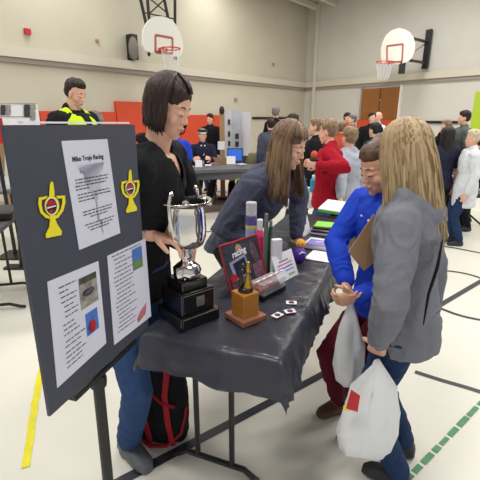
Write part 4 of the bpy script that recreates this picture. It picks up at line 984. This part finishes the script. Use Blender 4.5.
# wheeled stool at the right edge
p = gd(469, 226); e = empty('stool', V((p.x, p.y+.1, 0)), 'black stool with splayed metal feet behind the child in white', 'stool'); q = V((p.x+.02, p.y+.1, 0))
bm = B(); lathe(bm, q, [(.15, .42), (.17, .44), (.17, .48), (.14, .5)], 20); obj('seat', bm, M['black'], e); bm = B(); tube(bm, [q+V((0, 0, .42)), q+V((0, 0, .14))], .025); obj('column', bm, M['blackm'], e)
for k in range(4):
    a_ = PI/4+k*PI/2; bm = B(); tube(bm, [q+V((0, 0, .16)), q+V((.2*math.cos(a_), .2*math.sin(a_), .015))], .014); obj('leg', bm, M['blackm'], e)

# left background: exhibit boards, tables
Yl = 4.6
a = at(-14, 104, 4.3); b = at(37, 104, 5.0)
e = empty('exhibit_board', V(((a.x+b.x)/2, (a.y+b.y)/2, .75)), 'long white exhibit board with black and white photos at the far left', 'display board')
def pnl(x0, t0, x1, t1, Y0, Y1, zb, m, par, nm='panel', off=0):
    a, b = at(x0, t0, Y0), at(x1, t1, Y1); bm = B(); n_ = V((b.y-a.y, a.x-b.x, 0)).normalized(); a = a+n_*off; b = b+n_*off
    za = zb if not isinstance(zb, tuple) else zb[0]
    quadbox(bm, [V((a.x, a.y, za)), V((b.x, b.y, za)), b, a], .006, -n_); return obj(nm, bm, m, par)
pnl(-14, 102, 37.5, 104.5, 4.3, 5.0, .75, M['white'], e)
bm = B()
def ppic(x0, x1, y0, y1, m, Y):
    A_, B_ = at(-14, 102, 4.3), at(37.5, 104.5, 5.0); nn_ = V((B_.y-A_.y, A_.x-B_.x, 0)).normalized(); nn_ = nn_ if nn_.dot(-A_) > 0 else -nn_
    f_ = lambda x, y: onplane(x, y, A_+nn_*.012, nn_)
    a, b, c_, d_ = f_(x0, y0), f_(x1, y0), f_(x1, y1), f_(x0, y1); bm = B(); quadbox(bm, [a, b, c_, d_], .004, (0, -1, 0)); return obj('wall_photo', bm, m, e)
for x0, x1, y0, y1, m_ in ((1, 5.5, 105, 115, 'photo_dark'), (6.5, 11, 105, 115, 'photo'), (24.5, 30, 104.5, 117, 'photo_dark'), (30.5, 36, 104.5, 110, 'photo'), (31, 35.5, 111, 120, 'photo')): ppic(x0, x1, y0, y1, M[m_], 0)
for y_ in (103.3, 116.3):
    ppic(-10, 36, y_, y_+.6, M['tabletop'], 0)
table('dark table carrying the exhibit board at the far left', (-2.3, 4.45), (-1, -.5, 0), 1.3, -.6, top=M['tabletop'])
p = at(2, 120, 4.3); e = empty('banner_stand', V((p.x-.09, p.y, 0)), 'bright red banner panel standing at the extreme left', 'banner'); tz_ = at(2, 118, 4.3).z; zb = at(2, 154, 4.3).z
bm = B(); box(bm, (p.x-.1, p.y, (tz_+zb)/2), (.22, .02, tz_-zb)); obj('banner_panel', bm, M['red'], e); bm = B(); box(bm, (p.x+.018, p.y, (tz_+zb)/2), (.014, .03, tz_-zb)); obj('white_edge', bm, M['white'], e); bm = B(); tube(bm, [(p.x-.1, p.y, zb), (p.x-.1, p.y, .02)], .02); box(bm, (p.x-.1, p.y, .012), (.3, .3, .02)); obj('stand', bm, M['blackm'], e)
# table at the left edge with papers
table('black-legged table beside the slate board at the left edge', (-1.72, 2.75), (-.25, 1, 0), .95, .7, top=mat('dark_table_top', (70, 70, 76), .6))
a, b = at(5, 176, 3.05), at(17, 179, 3.2)
uu = at(5, 152, 3.05)-a
card('white notice with a small picture standing on the left edge table', [a+uu, b+uu*.93, b, a], name='notice_card', cat='sign', rows=((.2, .8, .2, M['lav'], .02), (.3, .85, .42, M['photo_dark'], .04)))
p = gd(12, 193, .745); boxt('cable_box', 'small black device lying on the left edge table', 'box', V((-1.85, 3.05, .745)), (.14, .1, .05), .3, M['black'], .006)
p = gd(22, 268); p0 = at(22.5, 196, 3.85); e = empty('sign_post', V((p.x, p.y, 0)), 'black sign post with a flat foot just left of the slate board', 'post')
bm = B(); tube(bm, [V((p.x, p.y, .02)), V((p0.x, p0.y, 1.25))], .022); obj('post', bm, M['blackm'], e); bm = B(); quadbox(bm, [V((p.x-.16, p.y-.06, 0)), V((p.x+.16, p.y-.06, 0)), V((p.x+.16, p.y+.06, 0)), V((p.x-.16, p.y+.06, 0))], .025, (0, 0, 1)); obj('foot_plate', bm, M['blackm'], e)
bm = B(); box(bm, V((p0.x, p0.y-.03, 1.12)), (.25, .02, .3)); obj('sign_plate', bm, M['tanboard'], e)
p = gd(17, 222, 0); boxt('cardboard_tube_box', 'tall narrow tan carton behind the slate board', 'box', (p.x, p.y, 0), (.12, .12, .72), .1, M['tanboard'])

# ------------------------------------------------------------------ people in the foreground
W1 = person('woman with dark bobbed hair in a black polo shirt looking down at the trophies', (-.36, 1.53), 1.66, R(-45), 'blackcloth', 'jean', 'h_dark', shoes='gshoe', near=True, female=True,
    pel=at(131, 281, 1.54), neckp=at(156, 148, 1.47), vneck=.095, twist=R(36), hp=.36, hy=R(22), hr=-.05, sleeve='short', wr=at(152, 235, 1.39), wl=at(188, 268, 1.64), er=(-.9, .1, .1), el=(.3, .5, -.8),
    legs=(V((-.50, 1.78, .075)), V((-.515, 1.50, .075))), hairkw=dict(style='long', length=.10, n=460, face=66, bangs=True, bang=(52, 66), bside=(-1.25, .1), bn_=5, back=.1, flare=.02), headk=.121, bulk=1.05, curlR=.45, palmR=(.3, -.2, -.9))
i = W1; cb = i['cb']
bm = B(); n_ = i['neck']; 
for s in (-1, 1): limb(bm, [n_-i['fr']*.062+i['up']*.025, n_-i['fr']*.05+i['up']*.025+i['rt2']*s*.035, n_+i['rt2']*s*.06+i['up']*.012, n_+i['fr']*.06+i['rt2']*s*.04-i['up']*.035], [.02, .022, .02, .014], flat=.6, n=8)
cb('collar', bm, M['blackcloth'], vx=.004, it=2)
bm = B(); d_ = (i['tR']-i['eR']).normalized(); a_, b_, _ = frame(d_); limb(bm, [i['tR']-d_*.022+a_*.0285*math.cos(t*PI/8)+b_*.0265*math.sin(t*PI/8) for t in range(17)], [.003]*17, n=6); i['child']('bracelet', (lambda b__: (lambda m__: (b__.to_mesh(m__), b__.free(), m__)[2])(bpy.data.meshes.new('b')))(bm), M['steel'])

W2 = person('woman with long brown hair in a charcoal jacket bending over the table', (-.06, 2.52), 1.64, R(-35), 'charcoal', 'blackcloth', 'h_brown', near=True, female=True,
    pel=at(233, 238, 2.5), neckp=at(276, 171, 2.18), hp=.34, hy=R(4), hr=.0, wr=at(259, 252, 2.12), wl=at(296, 236, 2.44), er=(-.9, -.1, -.35), el=(.3, .6, -.5),
    hairkw=dict(style='long', length=.30, n=520, face=64, thick=.8, flare=.12, back=-.02, front=1), headk=.14, bulk=1.12, twist=0, hem=.05)

Bg = person('girl in a royal blue sweatshirt with tied-back brown hair, looking down left', (.60, 1.72), 1.40, R(203), 'royal', 'maroon', 'h_umber', shoes='brownboot', skin='skin2', near=True, kid=True, female=True,
    pel=at(380, 300, 1.72), neckp=at(386, 198, 1.64), hp=.35, hy=R(-3), wr=at(346, 283, 1.50), wl=at(357, 296, 1.44), er=(-.8, .1, -.6), el=(.9, -.3, -.6), boots='brownboot',
    legs=(V((.60, 1.62, .063)), V((.53, 1.78, .063))), hairkw=dict(style='tied', n=260), headk=.150, curlR=.8, curlL=.8)
Gg = person('girl with long honey blond hair in a grey fleece jacket, back turned', (.70, 1.37), 1.50, R(150), 'greycloth', 'darkjean', 'h_blond', shoes='shoe', near=True, kid=True, female=True,
    pel=at(405, 318, 1.36), neckp=at(408, 198, 1.36), hp=.22, hy=R(-32), wl=at(379, 342, 1.24), wr=at(432, 330, 1.5), el=(-.2, -.6, -.2), hood=True, hem=.07,
    legs=(V((.67, 1.33, .068)), V((.76, 1.50, .068))), hairkw=dict(style='long', length=.30, n=1500, face=60, back=.19, flare=.05, thick=.65, bangs=True), headk=.144, bulk=1.02, curlL=.8)
i = Gg; bm = B(); s_ = i['shL']; k_ = -i['rt']
pp_ = [i['neck'].lerp(i['pelv'], t)+i['rt']*x*i['H']*.1-i['fw']*y*i['H']*.07 for t, x, y in ((.25, -.55, 1.12), (.42, -.8, 1.05), (.62, -.92, .85), (.85, -1.0, .75))]
limb(bm, pp_, [.008, .017, .014, .008], flat=.35, n=8, up=-i['fw']); i['cb']('side_panel', bm, M['blackcloth'], vx=.005, it=1)
carrier('white carrier bag with a red print hanging from the blond girl\'s hand', i['tL']+V((-.004, -.01, -.06)), at(364, 455, 1.17), .115, .06, .4, 3, prints=True)
carrier('white carrier bag hanging from the hands of the girl in blue', (Bg['tL']+Bg['tR'])/2+V((-.005, -.02, -.04)), at(348, 385, 1.46), .07, .04, .3, 8)
# clipboard
q = [at(373, 216, 1.40), at(402, 232, 1.44), at(363, 271, 1.40), at(349, 252, 1.38)]
q = [at(374, 214, 1.425), at(396, 244, 1.44), at(364, 271, 1.40), at(348.5, 252, 1.40)]
n_ = (q[1]-q[0]).cross(q[3]-q[0]).normalized(); n_ = n_ if n_.y < 0 else -n_
e = empty('clipboard', q[2], 'brown hardboard clipboard held by the girl in the blue sweatshirt', 'clipboard'); bm = B(); quadbox(bm, q, .004, -n_); obj('board', bm, M['tanboard'], e)
bm = B(); c_ = mix4(q, .5, .03)+n_*.004; tube(bm, [c_-(q[1]-q[0]).normalized()*.03, c_+(q[1]-q[0]).normalized()*.03], .006); obj('metal_clip', bm, M['steel'], e)
# print on the blue sweatshirt
i = Bg; up_ = i['up']; f_ = i['fr']; r_ = i['rt2']
bm = B()
for (u, v, a_, b_) in ((-.01, -.075, .012, .006), (.012, -.085, .01, .005), (-.03, -.095, .009, .004), (.0, -.115, .02, .010), (-.02, -.12, .010, .008), (.03, -.1, .008, .004), (.04, -.07, .006, .004), (-.045, -.075, .006, .004)):
    p = i['neck']+up_*v+r_*u+f_*.09
    ell(bm, p, (a_*.8, .014, b_*1.2))
o = i['cb']('shirt_print', bm, M['whitecloth'], vx=.003, it=1)

# ------------------------------------------------------------------ people further back
def bgp(label, px, py, Y, yaw, top, bottom, hair, hk=None, **k):
    p = at(px, py, Y); return person(label, (p.x, p.y), p.z, R(yaw), top, bottom, hair, hairkw=hk or dict(style='short'), **k)
def vest(i, m):
    bm = B(); i['torso'](bm, .022*i['H']/1.6, lo=-.02, hi=.9)
    return i['cb']('safety_vest', bm, m, it=2)
V1 = bgp('man with cropped hair in a hi-vis yellow vest looking down', 75, 85, 3.3, -20, 'blackcloth', 'darkjean', 'h_dark', near=True, hp=.35, bulk=1.15, eyes=True, hk=dict(style='crop', n=0), headk=.122, neckp=at(73, 113.5, 3.32))
i = V1; bm = B(); i['torso'](bm, .026, lo=-.02, hi=.99)
for s in (-1, 1): limb(bm, [i['neck'].lerp(i['shL' if s < 0 else 'shR'], .2)+i['up']*.006, i['neck'].lerp(i['shL' if s < 0 else 'shR'], .75)+i['up']*.006], [.062, .064], n=12)
for s in (): limb(bm, [i['neck']+i['rt2']*s*.085-i['fr']*.08-i['up']*.02, i['neck']+i['rt2']*s*.075+i['up']*.012, i['neck']+i['rt2']*s*.065+i['fr']*.075-i['up']*.04, i['neck']+i['rt2']*s*.08+i['fr']*.135-i['up']*.22, i['neck']+i['rt2']*s*.08+i['fr']*.13-i['up']*.45], [.042, .045, .045, .05, .06], flat=.32, n=10, up=V((0, 0, 1)))
o = i['cb']('safety_vest', bm, M['hivis'], it=2)
b2 = B(); b2.from_mesh(o.data); kill = []
for f in b2.faces:
    q = f.calc_center_median()+i['base']-i['neck']; u_ = q.dot(i['rt2']); t_ = q.dot(i['up']); f_ = q.dot(i['fr'])
    if (f_ > -.02 and abs(u_) < (t_+.22)*.26 and t_ > -.22) or (abs(u_) < .075 and t_ > -.03): kill.append(f)
bmesh.ops.delete(b2, geom=kill, context='FACES'); b2.to_mesh(o.data); b2.free()
bgp('grey-haired person half hidden behind the slate board\'s top edge', 97, 111.5, 4.6, 200, 'hgrey', 'blackcloth', 'h_grey', hp=.2)
person('person in a bright blue top standing behind the dark-haired woman', (at(174, 118, 5.2).x, 5.2), 1.45, R(-60), 'royal', 'darkjean', 'h_brown', sleeve='short', kid=True)
bgp('person in black standing before the orange pad near the wooden pole', 210, 114, 8.6, -110, 'blackcloth', 'jean', 'h_dark')
i = None
ps = gd(199, 198); sx, sy = at(201, 130, 7.3).x, 7.45
U = person('seated man in a dark uniform and peaked cap at the far table', (sx, sy), 1.76, R(-75), 'navy', 'blackcloth', 'h_grey', seated=True, pel=V((sx-.02, sy+.12, .50)), neckp=V((sx, sy+.05, 1.03)), hp=.1, wl=V((sx+.16, sy-.28, .80)), wr=V((sx-.14, sy-.28, .80)), shoes='wshoe',
    legs=(V((sx+.12, sy-.35, .08)), V((sx-.08, sy-.3, .08))))
i = U; S = i['hm'] @ Matrix.Scale(i['hh'], 4)
bm = B(); lathe(bm, (0, -.05, 0), [(.37, .72), (.38, .80), (.40, .84), (.44, .93), (.40, .98), (.1, 1.0)], 20); bmesh.ops.transform(bm, matrix=S, verts=bm.verts); me = bpy.data.meshes.new('cap'); bm.to_mesh(me); bm.free(); i['child']('cap', me, M['black'])
bm = B(); lathe(bm, (0, -.05, 0), [(.385, .745), (.395, .79)], 20); ell(bm, (0, .34, .73), (.24, .16, .03)); bmesh.ops.transform(bm, matrix=S, verts=bm.verts); me = bpy.data.meshes.new('cap_band'); bm.to_mesh(me); bm.free(); i['child']('cap_band', me, M['white'])
bm = B(); 
for s in (-1, 1): limb(bm, [i['neck']+i['fr']*.06+i['rt2']*.03*s+i['up']*.0, i['neck']+i['fr']*.125-i['up']*.15+i['rt2']*.005*s], [.02, .018], n=8)
limb(bm, [i['neck']+i['fr']*.12-i['up']*.15, i['neck']+i['fr']*.12-i['up']*.33], [.018, .012], n=8); i['cb']('shirt_front', bm, M['whitecloth'], it=1)
chair('dark chair under the uniformed man', (sx-.02, sy+.1, 0), R(-75), M['black'], legm=M['blackm'], sw=.4)
bgp('tall grey-haired man in black by the far wall, back turned', 276, 107, 8.3, 60, 'blackcloth', 'blackcloth', 'h_grey')
bgp('dark-haired person in charcoal standing in front of the tall man in black', 271, 119, 7.0, 110, 'charcoal', 'blackcloth', 'h_dark', bulk=1.3)
bgp('dark-haired head behind the long-haired woman in the charcoal jacket', 293, 114.5, 5.2, 30, 'blackcloth', 'jean', 'h_dark')
Bk = bgp('person in black with light brown hair behind the boy in red', 317, 119, 4.9, 170, 'blackcloth', 'blackcloth', 'h_light', bulk=1.5)
RB = bgp('boy in a crimson hoodie and jeans reading at the table', 331.5, 121, 3.75, 165, 'crimson', 'jean', 'h_light', kid=True, hood=True, bulk=1.15, hp=.15, wr=at(313, 163, 3.55), wl=at(318, 165, 3.45), hem=.06)
p = at(315, 149, 3.55); 
p = (RB['tR']+RB['tL'])/2+V((-.02, -.03, .08)); e = empty('orange_toy', p, 'small orange and black toy in the hands of the boy in red', 'toy'); bm = B(); ell(bm, p, (.03, .03, .035)); obj('toy_body', bm, M['orange'], e); bm = B(); ell(bm, p+V((0, 0, -.04)), (.04, .03, .02)); obj('toy_base', bm, M['black'], e)
GB = bgp('boy in a light grey hoodie with black sides, back turned', 351, 128.5, 3.95, 120, 'hgrey', 'blackcloth', 'h_grey' if False else 'h_light', kid=True, hood=True, bulk=1.15, wl=at(341, 205, 3.5))
i = GB; bm = B(); limb(bm, [i['shL']-V((0, 0, .12))-i['fw']*.02+V((0, -.03, 0)), i['pelv']-i['rt']*.1+V((-.02, -.05, .05))], [.035, .06], flat=.5, n=10); i['cb']('black_side_panel', bm, M['blackcloth'], it=1)
# folder lying across the table end
q = [at(318, 204, 3.35), at(354, 210, 3.1), at(354, 214, 3.0), at(318, 208.5, 3.25)]
zf = .80; a, b = gd(318, 209, zf), gd(356, 215, zf); t_ = (b-a).normalized(); nn = V((-t_.y, t_.x, 0))
# stand that carries the folders, on the far table end
e = empty('open_folder', V(((a.x+b.x)/2, a.y, zf)), 'white open folder with a green lower edge held by the boys', 'folder')
bm = B(); quadbox(bm, [a, b, b+nn*.16+V((0, 0, .05)), a+nn*.16+V((0, 0, .05))], .006, (0, 0, 1)); obj('white_pages', bm, M['white'], e)
bm = B(); quadbox(bm, [a+V((0, -.004, -.02)), b+V((0, -.004, -.02)), b+V((0, -.004, .0)), a+V((0, -.004, .0))], .006, (0, 1, 0)); obj('green_edge', bm, M['green'], e)
carrier('white carrier bag hanging beside the boy in light grey', V((b.x, b.y+.05, .78)), at(346, 262, 3.1), .12, .06, .4, 12)

bgp('man in a rust shirt by the corner, nearest the wall', 347.5, 113, 9.0, -70, 'rust', 'darkjean', 'h_dark')
bgp('grey-haired person in grey-green beside the man in rust', 353, 114.5, 8.3, 200, 'olive', 'darkjean', 'h_grey')
bgp('child in a rust top behind the boy in red', 342, 123.5, 7.3, 60, 'rust', 'jean', 'h_brown', kid=True)
bgp('dark-haired man before the orange pad at the door', 372.5, 112.5, 8.0, -100, 'blackcloth', 'darkjean', 'h_dark')
bgp('bald man in a white shirt before the brown door', 379, 112, 8.4, 200, 'whitecloth', 'darkjean', 'h_pale', hk=dict(style='bald', n=0))
bgp('dark-haired person in dark green behind the girl in blue', 376, 123, 5.4, 130, cl('dark_green_cloth', (44, 62, 62)), 'blackcloth', 'h_black')
HF = bgp('woman in black with a hand raised to her face at the right', 447, 120.5, 6.3, 190, 'blackcloth', 'blackcloth', 'h_light', wr=at(441.5, 133, 6.15), er=(-.4, -.2, -1))
bgp('short-haired man in a grey shirt standing at the right edge', 466, 111, 6.4, 175, 'olive', 'blackcloth', 'h_dark', bulk=1.1)
DG = bgp('girl with long black hair, navy shirt and grey boots', 449, 128, 4.95, 95, 'navy', 'blackcloth', 'h_black', kid=True, boots='greyboot', sleeve='short', hk=dict(style='long', length=.28, n=90, flare=.02, back=.02), wl=at(440, 172, 5.1), bulk=1.0)
WC = bgp('pale blond child in a long white coat and jeans', 475, 131, 4.75, 170, 'whitecloth', 'darkjean', 'h_pale', kid=True, hood=True, hem=.17, bulk=1.15)
bgp('person in dark clothes partly hidden at the far right edge', 480, 140, 5.4, 180, 'navy', 'blackcloth', 'h_dark', kid=True)

vs = sc.view_settings; vs.view_transform = 'Standard'; vs.look = 'None'; vs.gamma = 1; vs.use_curve_mapping = False; vs.exposure = -.8
